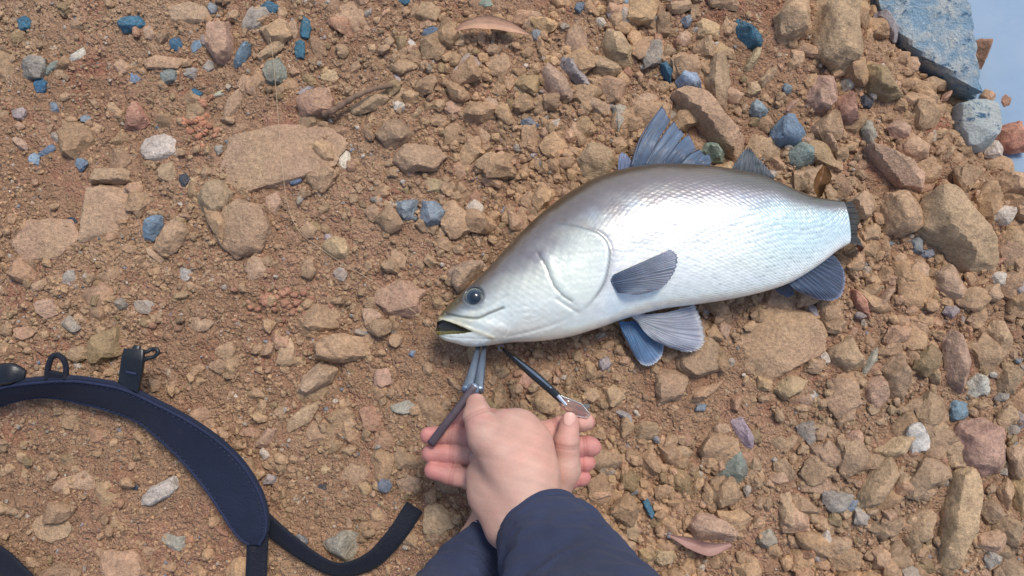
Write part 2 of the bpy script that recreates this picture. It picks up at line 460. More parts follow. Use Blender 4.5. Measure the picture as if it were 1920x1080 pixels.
def put_stone(poly_px, colour, h=None, label=None, seed=0, p=13.0, mat=None, rough=0.07, sub=None, tilt=(8, 34), tops=3, name='stone', lift=0.0, bright=1.0, chips=2, pk=0.25):
    q = np.array([P(x, y, 0)[:2] for x, y in poly_px])
    lo, hi = q.min(0), q.max(0); c = hull_order(q).mean(0)
    size = (hi - lo); s = math.sqrt(size[0] * size[1])
    if h is None: h = 0.32 * s
    gz = float(height(c[0], c[1])) + lift
    # parallax: a stone that stands up is seen displaced outwards, so set it back by half its height
    k = (CAM_H - gz - pk * h) / CAM_H
    c2 = CAM[:2] + (c - CAM[:2]) * k; q = (q - c) * k
    if sub is None: sub = 5 if s > 0.046 else 4
    V, F = stone_shape(q, h, seed, sub, p, rough, tops, tilt, chips=chips)
    o = obj(name, mesh_of('stone', V, F, sharp=24), mat or M_STONE, loc=(c2[0], c2[1], gz))
    rgb, word, dust = COLS[colour]
    r = np.random.default_rng(seed + 77); j = 1 + r.normal(0, 0.06) ; cc = np.clip(desat(lin(*rgb), .9) * (1.2 if colour not in ('teal', 'dark') else 1.0) * bright * j * (1 + r.normal(0, 0.04, 3)), 0, 0.9)
    o.color = (*cc, dust)
    if label is None:
        px, py = np.mean(poly_px, axis=0)
        ld = min(LAND, key=lambda l: (l[1] - px) ** 2 + (l[2] - py) ** 2)
        dist = math.hypot(ld[1] - px, ld[2] - py)
        asp = max(size) / min(size)
        shp = 'flat' if h < 0.2 * s else 'long' if asp > 1.7 else 'rounded' if p < 9 else 'angular'
        rel = 'touching the gravel right by' if dist < 40 else 'near' if dist < 90 else 'a short way from'
        if dist < 40: rel = 'right beside'
        label = f'{sizeword(s)} {shp} {word} stone {rel} {ld[0]}'
    tag(o, label, 'stone')
    n_label.setdefault(label, []).append(o)
    STONES.append((c2[0], c2[1], 0.5 * max(size)))
    return o

# outlines read from the photograph: big and telling stones with their own label
POLY = [
 ([(1660,-10),(1686,42),(1714,76),(1744,107),(1795,146),(1838,170),(1834,130),(1822,70),(1808,0),(1798,-60),(1660,-65)], 'bigslate', .050, 'big blue slate boulder with rough pale top at the water edge', dict(mat='slate', bright=1.15, p=34, rough=.02, tilt=(-8,0), tops=1, chips=0, pk=0.95, lift=.006)),
 ([(1735,355),(1775,348),(1830,382),(1867,430),(1892,490),(1888,516),(1830,519),(1790,500),(1755,462),(1726,435),(1722,395)], 'tan', .045, 'large smooth tan boulder lying beyond the fish tail', dict(p=10, tops=4)),
 ([(1590,285),(1640,273),(1700,300),(1734,330),(1730,370),(1714,376),(1690,352),(1622,336),(1588,308)], 'pink', .036, 'long pinkish block stone just above the large tan boulder', dict(p=20, tilt=(2,14))),
 ([(1250,188),(1275,165),(1325,180),(1365,222),(1399,258),(1397,300),(1372,302),(1340,268),(1290,228)], 'tan', .034, 'long ochre tan rock with shaded side behind the spiny dorsal fin', dict(p=15, tilt=(0,14))),
 ([(1385,640),(1400,592),(1450,573),(1520,585),(1546,615),(1549,660),(1500,690),(1450,712),(1400,716),(1391,680)], 'dust', .014, 'broad flat pinkish grey slab on the ground below the fish belly', dict(tops=4, rough=.07)),
 ([(1272,640),(1330,600),(1350,640),(1356,700),(1330,712),(1285,706),(1262,690)], 'brown', .017, 'brown flat stone partly under the tip of the pelvic fin', dict()),
 ([(1787,830),(1805,790),(1850,782),(1888,805),(1897,850),(1880,890),(1840,898),(1795,880)], 'pink', .034, 'big rounded pink stone at the head of the long yellowish stone', dict(p=8)),
 ([(1790,885),(1820,874),(1842,905),(1836,960),(1826,1040),(1805,1068),(1764,1062),(1768,990),(1778,930)], 'ochre', .034, 'long yellowish pitted stone pointing at the big rounded pink stone', dict(p=12, rough=.07, tilt=(2,20))),
 ([(1382,839),(1406,865),(1409,890),(1386,909),(1341,908),(1350,876)], 'green', .026, 'grey-green wedge shaped stone on fine gravel right of the hands', dict(p=22, tilt=(20,45), tops=2)),
 ([(1288,985),(1310,960),(1345,962),(1385,985),(1393,1005),(1370,1018),(1300,1012)], 'pink', .024, 'pinkish brown angular stone above the curled pink leaf', dict(p=18)),
 ([(400,290),(430,255),(520,232),(610,225),(642,260),(622,312),(530,347),(450,367),(402,332)], 'dust', .010, 'broad half buried pinkish slab below the dry twig', dict(rough=.09, tops=5)),
 ([(178,314),(242,314),(242,343),(168,344)], 'dust', .012, 'upper piece of the flat slab split by a straight crack', dict(p=24, tops=2)),
 ([(168,350),(242,351),(247,418),(205,452),(140,470),(152,380)], 'dust', .013, 'lower piece of the flat slab split by a straight crack', dict(p=20, tops=3)),
 ([(10,440),(60,412),(130,412),(150,445),(120,485),(40,495)], 'dust', .008, 'flat pinkish slab sunk in soil beside the cracked slab', dict(rough=.09)),
 ([(399,445),(415,392),(450,372),(492,385),(508,430),(485,470),(440,484)], 'dust', .020, 'whitish dusty block just below the half buried pinkish slab', dict(tops=4)),
 ([(367,365),(385,336),(415,335),(437,362),(428,395),(400,409),(375,395)], 'brown', .020, 'rounded brown stone wedged against the half buried pinkish slab', dict(p=9)),
 ([(390,48),(430,44),(438,85),(432,115),(405,118),(387,90)], 'pink', .024, 'upright pink block beside a blue-grey finger of stone', dict(p=22, tilt=(2,12), tops=2)),
 ([(452,76),(469,80),(468,100),(450,120),(434,131),(438,100)], 'blue', .018, 'blue-grey finger shaped stone leaning on the upright pink block', dict(p=16)),
 ([(555,185),(575,172),(618,168),(628,190),(622,212),(580,224),(557,215)], 'pink', .022, 'pink block stone at the thick end of the dry twig', dict(p=20, tilt=(2,15))),
 ([(490,130),(500,110),(525,108),(542,135),(530,158),(500,161)], 'green', .014, 'dark blue-green stone under the upper fishing line', dict()),
 ([(738,375),(760,370),(784,375),(782,412),(755,420),(738,405)], 'slate', .020, 'left one of the pair of dark slate stones', dict(p=20)),
 ([(788,375),(815,373),(837,392),(828,420),(800,428),(786,415)], 'slate', .021, 'right one of the pair of dark slate stones', dict(p=20)),
 ([(598,455),(620,439),(645,448),(656,470),(650,488),(625,484),(602,468)], 'ochre', .016, 'ochre yellow pebble crossed by the fishing line', dict(p=11)),
 ([(835,500),(870,488),(908,482),(914,500),(882,540),(855,557),(838,540)], 'pink', .026, 'reddish ochre rock against the fish forehead', dict()),
 ([(590,642),(640,622),(690,630),(698,665),(650,682),(592,674)], 'dust', .020, 'large earthy clod between the strap and the fish mouth', dict(p=9, rough=.08)),
 ([(605,672),(634,690),(620,718),(575,742),(553,736),(565,705)], 'pink', .018, 'pink and tan stone leaning below the large earthy clod', dict(p=18)),
 ([(498,800),(524,800),(508,832),(485,846),(474,836)], 'pink', .010, 'small flat pink chip at the outer edge of the padded strap', dict(p=24)),
 ([(597,1020),(640,995),(674,1000),(668,1040),(650,1062),(622,1045)], 'grey', .022, 'grey dusty stone in the bend of the black webbing', dict()),
 ([(1447,240),(1470,212),(1490,216),(1516,252),(1500,272),(1462,277),(1444,260)], 'blue', .028, 'faceted blue-grey stone standing behind the soft dorsal fin', dict(p=24, tilt=(10,35), tops=2)),
 ([(1474,285),(1500,262),(1525,272),(1527,305),(1495,318),(1476,305)], 'green', .022, 'grey-green block tucked under the faceted blue-grey stone', dict(p=18)),
 ([(1310,285),(1322,264),(1345,261),(1363,285),(1358,303),(1325,308)], 'green', .026, 'dark green-grey stone right behind the dorsal spines', dict(p=16)),
 ([(1373,50),(1380,26),(1400,38),(1433,70),(1430,88),(1400,89)], 'teal', .020, 'bright blue-faced stone with tan rim', dict(p=16)),
 ([(1319,150),(1335,100),(1365,98),(1374,150),(1362,205),(1335,207)], 'brown', .024, 'brown streaked block above the long ochre rock', dict(p=12)),
 ([(1526,0),(1575,-30),(1618,-10),(1622,70),(1612,130),(1580,138),(1532,100)], 'tan', .044, 'rough tan boulder next to the big blue slate', dict(rough=.09, p=12)),
 ([(1450,30),(1490,-20),(1530,-20),(1528,60),(1490,80),(1460,75)], 'ochre', .030, 'ochre rock beside the rough tan boulder', dict(rough=.08)),
 ([(1612,120),(1640,106),(1678,138),(1702,182),(1665,189),(1625,172)], 'olive', .030, 'olive brown smooth rock just under the big blue slate', dict(p=9)),
 ([(1509,185),(1530,143),(1568,142),(1576,185),(1545,222),(1522,224)], 'pink', .028, 'upright pinkish stone beside a rust red wedge', dict(p=18)),
 ([(1576,175),(1605,169),(1618,228),(1590,236),(1561,222)], 'red', .024, 'rust red wedge between pink stone and olive rock', dict(p=18)),
 ([(1792,195),(1825,186),(1862,195),(1864,255),(1845,285),(1805,282),(1790,250)], 'granite', .034, 'pale speckled block stone near the water edge', dict(p=18, tilt=(3,14), mat='slate', rough=.03)),
 ([(1865,245),(1895,226),(1930,232),(1935,280),(1900,288),(1872,280)], 'orange', .026, 'orange stone near the water edge', dict()),
 ([(1830,75),(1845,66),(1866,85),(1850,125),(1836,128)], 'red', .030, 'rust red stone standing in the water beside the slate', dict(lift=.035)),
 ([(1866,330),(1890,314),(1935,325),(1935,385),(1895,380),(1868,365)], 'ochre', .032, 'pale yellow block stone above the large tan boulder', dict(p=20)),
 ([(1650,385),(1665,355),(1705,353),(1732,385),(1728,425),(1695,445),(1660,440)], 'tan', .032, 'tan stone with shadowed face between fish tail and large tan boulder', dict(p=16)),
 ([(1747,510),(1775,490),(1800,510),(1823,550),(1815,568),(1775,555),(1750,535)], 'pink', .018, 'flat pinkish stone under the large tan boulder', dict(p=18)),
 ([(1770,640),(1785,612),(1812,630),(1826,680),(1812,735),(1790,747),(1778,700)], 'pink', .026, 'tall narrow pinkish stone below the large tan boulder', dict(p=16)),
 ([(1608,930),(1640,870),(1675,854),(1690,890),(1665,935),(1630,965),(1612,960)], 'tan', .022, 'diagonal tan stone left of the long yellowish stone', dict()),
 ([(1651,690),(1675,655),(1700,665),(1712,720),(1695,762),(1665,745)], 'brown', .026, 'dark brown block beside a grey chip right of the broad slab', dict()),
 ([(1072,300),(1100,264),(1140,268),(1156,300),(1140,338),(1095,340)], 'tan', .020, 'dusty tan rock in front of the spiny dorsal fin', dict(p=9)),
 ([(1128,80),(1140,52),(1165,55),(1190,90),(1185,124),(1150,122),(1130,105)], 'tan', .024, 'light tan faceted stone above the fish back near a pink slab', dict(p=16)),
 ([(1096,112),(1120,100),(1160,112),(1172,132),(1150,146),(1115,140)], 'tan', .018, 'tan lozenge stone under the light tan faceted stone', dict(p=12)),
 ([(1013,130),(1030,115),(1060,140),(1081,178),(1070,192),(1040,185),(1020,160)], 'pink', .018, 'salmon pink slab stone leaning diagonally', dict(p=18)),
 ([(1046,112),(1062,103),(1092,125),(1109,155),(1105,169),(1080,155),(1058,135)], 'lilac', .020, 'lilac grey splinter lying along the salmon pink slab', dict(p=18)),
 ([(1266,150),(1285,127),(1305,130),(1319,165),(1305,176),(1275,165)], 'lblue', .022, 'light blue stone above the long ochre rock', dict(p=18)),
 ([(1237,118),(1250,112),(1264,140),(1258,156),(1242,140)], 'teal', .018, 'vivid teal chip beside the light blue stone', dict(p=18)),
 ([(231,240),(245,176),(262,195),(280,228),(262,243)], 'red', .012, 'rusty pink triangular stone near orange clay', dict(p=22)),
 ([(261,280),(275,255),(310,250),(340,262),(335,290),(300,305),(270,302)], 'pale', .010, 'white chalky clod pressed into the soil', dict(p=8, rough=.1)),
 ([(264,430),(275,405),(303,402),(304,425),(285,453),(268,450)], 'blue', .014, 'blue-grey oval pebble beside the cracked slab', dict(p=9)),
 ([(284,465),(320,402),(340,410),(356,435),(330,472),(300,480)], 'dust', .013, 'tan wedge slab against the blue-grey oval pebble', dict(p=18)),
 ([(217,45),(235,33),(262,26),(272,45),(255,58),(230,60)], 'teal', .010, 'largest teal blue chip pressed into left soil', dict()),
 ([(735,300),(760,266),(815,270),(838,292),(815,318),(760,322)], 'dust', .018, 'dusty oblong rock halfway between twig and fish forehead', dict(p=10)),
 ([(698,250),(715,224),(750,222),(779,250),(765,275),(720,278)], 'brown', .018, 'rounded brown clod right of the half buried slab', dict(p=9, rough=.08)),
 ([(655,200),(690,178),(730,168),(733,182),(700,206),(662,215)], 'tan', .012, 'flat tan stone along the underside of the dry twig', dict()),
 ([(690,560),(710,528),(760,520),(795,545),(785,590),(735,602)], 'dust', .014, 'pinkish crumbly clod left of the fish mouth', dict(rough=.1, p=9)),
]
for i, (pl, cname, h, lab, kw) in enumerate(POLY):
    kw = dict(kw)
    if kw.pop('mat', None): kw['mat'] = M_SLATE
    if any(w_ in lab for w_ in ('left one', 'right one')): lab = lab.replace('left one of', 'bluish half of').replace('right one of', 'larger greyer half of')
    nm = 'boulder' if 'boulder' in lab else 'clod' if 'clod' in lab else 'stone'
    put_stone(pl, cname, h, lab, seed=i + 1, name=nm, **kw)

# the other stones one can tell apart: bounding box, colour, lie (-1 \, 0, 1 /), height factor
BOX = '''31 27 59 58 teal 0|296 121 336 158 green 0|353 165 382 187 teal 0|62 142 88 175 teal 0|83 111 115 141 green 1|118 87 160 123 pale 1
413 161 454 230 brown 1|315 70 343 95 teal 0|357 75 379 100 blue 0|339 125 372 149 grey 0|379 112 402 138 grey 0|260 102 350 128 dust 0
244 130 266 156 blue 0|390 166 425 192 pale 1|267 47 290 75 pink 0|298 2 390 44 tan 0|69 268 105 296 blue 1|52 287 75 310 lblue 0|140 296 167 325 blue 0
486 0 526 26 teal 0|562 27 585 72 teal 0|549 72 572 109 teal 0|552 152 592 187 lilac 1|757 67 783 98 pale -1|735 136 756 158 pale -1
791 46 847 78 blue 0|743 -6 770 10 teal 0|888 -5 928 15 green 0|776 0 832 45 tan 0|615 0 710 66 dust 0|847 89 905 143 grey 0|910 103 962 145 tan 0
530 37 560 72 pink 0|480 75 532 112 ochre 1|731 161 767 192 tan 0|829 184 865 218 pink 0|862 227 940 270 dust 0|974 17 1029 57 tan 0|1055 46 1106 106 brown 0
1086 172 1144 218 pink -1|1181 172 1238 217 tan 0|1396 83 1431 132 ochre 1|1405 184 1442 224 slate 0|1022 241 1052 276 tan 1|1066 227 1098 261 tan 0
1147 187 1178 250 grey 0|1069 3 1104 26 blue 0|1144 -4 1195 12 lblue 0|1237 37 1261 59 teal 0|1274 27 1302 52 slate 0|1247 -4 1310 25 tan 0|1267 56 1296 92 tan 0
1612 178 1638 204 dark 0|1523 227 1586 296 tan -1|1664 221 1710 261 pink 0|1681 247 1750 310 tan 0|1848 261 1885 298 pale 0|1615 221 1647 278 grey 0
1466 152 1487 178 slate 0|1871 175 1894 210 red 0|1839 164 1870 195 pink 0|1733 141 1781 172 tan 0|1695 103 1724 141 tan 0|1584 353 1650 413 tan 0
1703 484 1747 525 tan 0|1724 466 1756 487 slate 0|1706 440 1733 478 slate 0|1655 451 1676 463 blue 0|1614 415 1656 455 tan 0|1593 534 1638 602 orange -1
1670 469 1700 501 tan 0|1715 525 1750 552 pink 0|1768 570 1804 600 lilac 0|1836 528 1884 567 tan 0|1553 628 1625 705 tan 0|1617 650 1649 705 grey 1
1736 654 1766 722 tan -1|1813 697 1855 752 pale 0|1549 705 1617 790 dust 0|1621 700 1672 778 pink 0|1642 803 1732 867 ochre 1|1781 750 1817 790 blue 0
1749 784 1772 812 blue 0|1834 990 1889 1042 tan 0|1898 858 1935 982 ochre 0|1872 893 1906 961 tan 0|1889 820 1915 858 blue 0|1225 690 1295 760 brown 0
1290 715 1355 755 tan 1|1450 700 1516 752 tan 0|1370 735 1393 775 red 0|1338 790 1372 820 pink 0|1370 780 1420 845 lilac -1|1517 726 1536 752 green -1
1302 757 1327 772 slate 0|1560 715 1605 800 dust 0|1201 927 1230 976 teal -1|1315 911 1357 955 tan 0|1461 922 1500 997 tan 0|1212 1025 1274 1064 ochre 0
1455 813 1505 857 tan 1|536 748 600 807 dust 1|519 628 557 688 tan 0|445 797 487 822 red 0|630 867 698 918 dust 0|600 867 621 892 ochre 0|672 760 719 811 red 0
792 940 851 1003 ochre 0|590 905 617 925 dark 0|400 637 447 688 tan 0|728 750 783 778 grey 0|334 324 360 353 dark 0|120 406 148 422 dark 0|457 476 500 527 pink 0
115 497 143 540 grey 0|810 408 865 456 tan 1|603 560 629 597 pink 0|560 416 595 448 tan 0|623 500 652 528 grey 0|678 574 718 614 pink 0|536 327 566 347 blue 0
494 359 532 408 pink 0|773 333 847 362 tan 0|879 353 902 387 red 0|939 385 957 405 slate 0|185 400 206 424 lblue 0|1640 20 1690 80 lilac -1|1700 600 1745 640 tan 0
1850 600 1905 660 tan 0|1870 680 1925 740 brown 0|1500 880 1560 930 dust 0|1540 1000 1600 1050 tan 0|1690 980 1740 1050 brown 0|1420 990 1460 1030 grey 0
1880 420 1925 480 tan 0|1895 520 1930 570 lilac 0|1400 150 1430 180 tan 0|1480 90 1510 130 ochre 0|1420 120 1460 165 tan 1|960 150 1000 190 tan 0|900 180 940 210 tan 0
1150 380 1010 395 tan 0|640 780 668 806 tan 0|700 690 740 730 pink 0|860 1030 900 1075 ochre 0|740 890 790 925 tan 0|1150 1010 1195 1050 tan 0|1130 720 1175 765 tan 0
1190 790 1240 830 brown 0|1260 830 1300 870 tan 0|1440 880 1480 912 tan 0|960 690 1010 730 pink 0|330 500 370 530 lilac 0|250 560 300 590 grey 0|60 560 110 600 pink 0
160 640 210 670 dust 0|20 610 70 640 dust 0|350 590 400 625 pink 0|120 880 180 920 dust 0|240 900 262 920 dark 0|60 960 140 1020 dust 0|260 890 340 950 pale 1
300 1000 350 1040 grey 0|160 800 210 830 orange 0|160 230 190 260 dust 0|20 200 50 225 lilac 0|90 190 120 212 slate 0|150 215 170 232 slate 0|600 130 640 160 tan 0'''
seen = 200
for ent in BOX.replace('\n', '|').split('|'):
    a = ent.split(); seen += 1
    x0, y0, x1, y1 = map(float, a[:4])
    if x1 < x0: continue
    r = np.random.default_rng(seen)
    q = box_poly(x1 - x0, y1 - y0, -int(a[5]), r, int(r.integers(5, 8))) + np.array([(x0 + x1) / 2, (y0 + y1) / 2])
    s = math.sqrt((x1 - x0) * (y1 - y0)) * MPX
    right = sstep(900, 1500, (x0 + x1) / 2)
    hf = (0.22 + 0.22 * right) * (0.55 if a[4] == 'dust' else 1.0)
    put_stone(q, a[4], hf * s * r.uniform(0.85, 1.2), seed=seen, p=float(r.choice([9, 14, 20, 26])), rough=0.085)

# ------------------------------------------------------------------ loose gravel
# keep-out outlines (pixels) of things that lie flat on the soil
def density(px, py):
    """share of coarse gravel, from packed soil on the left to rubble on the right"""
    return 0.25 + 0.75 * sstep(450, 1350, px + 0.15 * (540 - py))
names_rand = ['tan', 'tan', 'tan', 'brown', 'brown', 'pink', 'pink', 'dust', 'dust', 'ochre', 'red', 'grey', 'slate', 'pale', 'lilac']
def free(x, y, r, pad=0.75):
    for a, b, c in STONES:
        if (a - x) ** 2 + (b - y) ** 2 < (pad * (c + r)) ** 2: return False
    return True
n_extra = max(0, 298 - len(STONES)); k = 0; tries = 0
while k < n_extra and tries < 20000:
    tries += 1
    px, py = random.uniform(10, 1910), random.uniform(8, 1072)
    if random.random() > density(px, py): continue
    if py < 260 and px > 1800: continue
    s_px = random.uniform(26, 44) if tries < 6000 else random.uniform(20, 30)
    x, y, _ = P(px, py)
    if not free(x, y, 0.5 * s_px * MPX): continue
    asp = random.uniform(0.7, 1.4); w_, h_ = s_px * asp ** .5, s_px / asp ** .5
    r = np.random.default_rng(5000 + tries)
    q = box_poly(w_, h_, random.choice([-1, 0, 0, 1]), r, int(r.integers(5, 8))) + np.array([px, py])
    hf = 0.26 + 0.2 * float(sstep(700, 1500, px))
    put_stone(q, random.choice(names_rand if px > 900 or random.random() < .3 else ['dust', 'dust', 'tan', 'brown']), hf * s_px * MPX, seed=5000 + tries, p=float(r.choice([8, 12, 18, 26])), rough=0.07, sub=4)
    k += 1
# things that only their place tells apart share a label and a group
for lab, os_ in n_label.items():
    if len(os_) > 1:
        for o in os_: o['group'] = lab.replace(' stone ', ' stones ')

SX = np.array([s[0] for s in STONES]); SY = np.array([s[1] for s in STONES]); SR = np.array([s[2] for s in STONES])
def scatter(name, count, smin, smax, power, sub, label, protos=18, right_bias=True, extent=(1.15, 0.85), seed=0, sink=0.2, skip=None, dpow=1.0, base=0.12, soil=False):
    r = np.random.default_rng(seed)
    x = r.uniform(-extent[0], extent[0], count); y = r.uniform(-extent[1], extent[1], count)
    pp = pix(np.stack([x, y, np.zeros(count)], -1))
    dn = density(pp[:, 0], pp[:, 1]) if right_bias else np.ones(count)
    dn = dn ** dpow
    patch = 0.55 + 0.45 * np.clip(samp(F1, x * 1.7 + 0.4, y * 1.7) + 0.5, -1, 1)
    keep = r.uniform(0, 1, count) < dn * np.clip(patch, 0.08, 1)
    keep &= shore_d(x, y) < 0.03
    if skip: keep &= (np.abs(x) > skip[0]) | (np.abs(y) > skip[1])
    x, y = x[keep], y[keep]
    # drop grains well inside a stone
    for i in range(len(SX)):
        m = (x - SX[i]) ** 2 + (y - SY[i]) ** 2 < (0.62 * SR[i]) ** 2
        x, y = x[~m], y[~m]
    n = len(x)
    s = smin * (smax / smin) ** (r.uniform(0, 1, n) ** power)
    S, Fp = ICO[sub]
    pr = []
    for k in range(protos):
        q = box_poly(2, 2 * r.uniform(0.6, 1.0), 0, r, int(r.integers(4, 7)))
        v, _ = stone_shape(q, r.uniform(0.45, 0.85), 900 + seed * 50 + k, sub, float(r.choice([9, 16, 26])), 0.12, 2, (8, 40), 0.5)
        pr.append(v)
    pr = np.array(pr)
    idx = r.integers(0, protos, n); ang = r.uniform(0, 6.283, n); tx = r.normal(0, 0.35, n); ty = r.normal(0, 0.35, n)
    v = pr[idx] * (0.5 * s)[:, None, None]
    ca, sa = np.cos(ang)[:, None], np.sin(ang)[:, None]
    vx = v[..., 0] * ca - v[..., 1] * sa; vy = v[..., 0] * sa + v[..., 1] * ca; vz = v[..., 2]
    c1, s1 = np.cos(tx)[:, None], np.sin(tx)[:, None]; vy, vz = vy * c1 - vz * s1, vy * s1 + vz * c1
    c1, s1 = np.cos(ty)[:, None], np.sin(ty)[:, None]; vx, vz = vx * c1 + vz * s1, -vx * s1 + vz * c1
    z0 = height(x, y) + s * (base - sink * r.uniform(0, 1, n))
    Vv = np.stack([vx + x[:, None], vy + y[:, None], vz + z0[:, None]], -1).reshape(-1, 3)
    Fv = (Fp[None] + (np.arange(n) * len(S))[:, None, None]).reshape(-1, 3)
    pal = np.array([lin(*COLS[c][0]) for c in ['tan', 'tan', 'tan', 'brown', 'brown', 'pink', 'dust', 'dust', 'dust', 'ochre', 'red', 'grey', 'slate', 'pale', 'olive', 'lilac', 'blue']])
    w_ = np.array([7, 7, 7, 7, 6, 5, 8, 8, 6, 3, 2, 1.6, .45, 1.0, 2, .4, .2]); w_ /= w_.sum()
    ci = r.choice(len(pal), n, p=w_)
    cc = pal[ci] * r.normal(1.14, 0.15, n)[:, None]
    cc = np.where((ci < 11)[:, None], 0.66 * cc + 0.34 * lin(170, 138, 106), cc)
    cc = cc * np.clip(1 + 0.05 * samp(F1, x + 0.3, y)[:, None] * np.array([1.0, 0.2, -0.6]), .8, 1.25)
    if soil: cc = lin(162, 130, 101) * r.normal(1.0, 0.09, n)[:, None] * r.normal(1, 0.03, (n, 3))
    cc = np.repeat(np.clip(cc, 0.01, 0.9), len(S), 0)
    o = obj(name, mesh_of(name, Vv, Fv, smooth=sub > 2, col=cc, sharp=26 if sub > 2 else None), M_GRAVEL)
    tag(o, label, 'gravel', kind='stuff')
    return n
scatter('rubble', 4200, 0.016, 0.052, 1.3, 3, 'tan and brown rubble heaped round the larger stones of the bank', seed=5, extent=(0.72, 0.48), dpow=2.0)
scatter('earth_clods', 1150, 0.022, 0.062, 1.6, 3, 'half-buried crusty clods of dried soil', seed=6, extent=(0.72, 0.48), right_bias=False, sink=0.36, base=-0.14, soil=True)
scatter('gravel', 21500, 0.0070, 0.020, 1.6, 2, 'loose tan and brown gravel strewn over the soil', seed=1, extent=(0.72, 0.48))
scatter('fine_gravel', 64000, 0.0026, 0.0075, 1.2, 1, 'fine crumbly brown grit between the stones', right_bias=False, seed=2, extent=(0.66, 0.42))
scatter('scattered_gravel', 9000, 0.010, 0.045, 1.8, 2, 'gravel scattered over the bank further out', seed=3, extent=(2.2, 1.7), skip=(0.74, 0.50))

#@@REST@@
# ------------------------------------------------------------------ the fish
FZ = 0.047                                   # height of its middle plane: it lies on its side on the gravel
def Pz(pt, z=FZ): return P(pt[0], pt[1], z)
TB = [((821,597),(817,622),.0060),((830,584),(828,636),.0105),((845,568),(850,643),.0150),((870,545),(880,650),.0195),
 ((895,522),(915,648),.0240),((925,492),(960,642),.0285),((960,453),(1010,640),.0325),((1000,413),(1065,632),.0355),
 ((1045,376),(1120,616),.0380),((1100,342),(1180,595),.0395),((1160,319),(1245,579),.0395),((1230,308),(1305,571),.0385),
 ((1300,309),(1365,562),.0355),((1370,317),(1425,549),.0315),((1430,330),(1475,533),.0265),((1480,351),(1512,513),.0215),
 ((1520,367),(1545,490),.0170),((1555,374),(1570,470),.0125),((1580,377),(1592,457),.0095)]
NU, NA = 340, 270
Tp = crv([t[0] for t in TB], NU); Bp = crv([t[1] for t in TB], NU); Wd = crv([[t[2]] for t in TB], NU)[:, 0]
def opercle(n): return crv([(1045,428),(1085,437),(1120,452),(1135,478),(1131,518),(1121,546),(1100,575),(1078,597)], n)
GILL = opercle(60)
PREO = crv([(1008,484),(1022,508),(1034,538),(1050,558),(1068,570)], 30)
MAXL = crv([(838,590),(872,597),(897,599),(918,591),(944,581)], 30)
MAXE = crv([(958,597),(955,612),(947,631)], 12)
LIP = crv([(826,598),(860,610),(892,622),(925,636)], 20)
JAWL = crv([(822,628),(850,634),(885,636),(930,637)], 20)
MOUTH = [(812,606),(832,601),(848,606),(872,616),(890,624),(868,627),(842,628),(812,630)]
EYE = np.array([890.0, 558.0])
CROSS = crv([(1046,420),(1056,424)], 4)
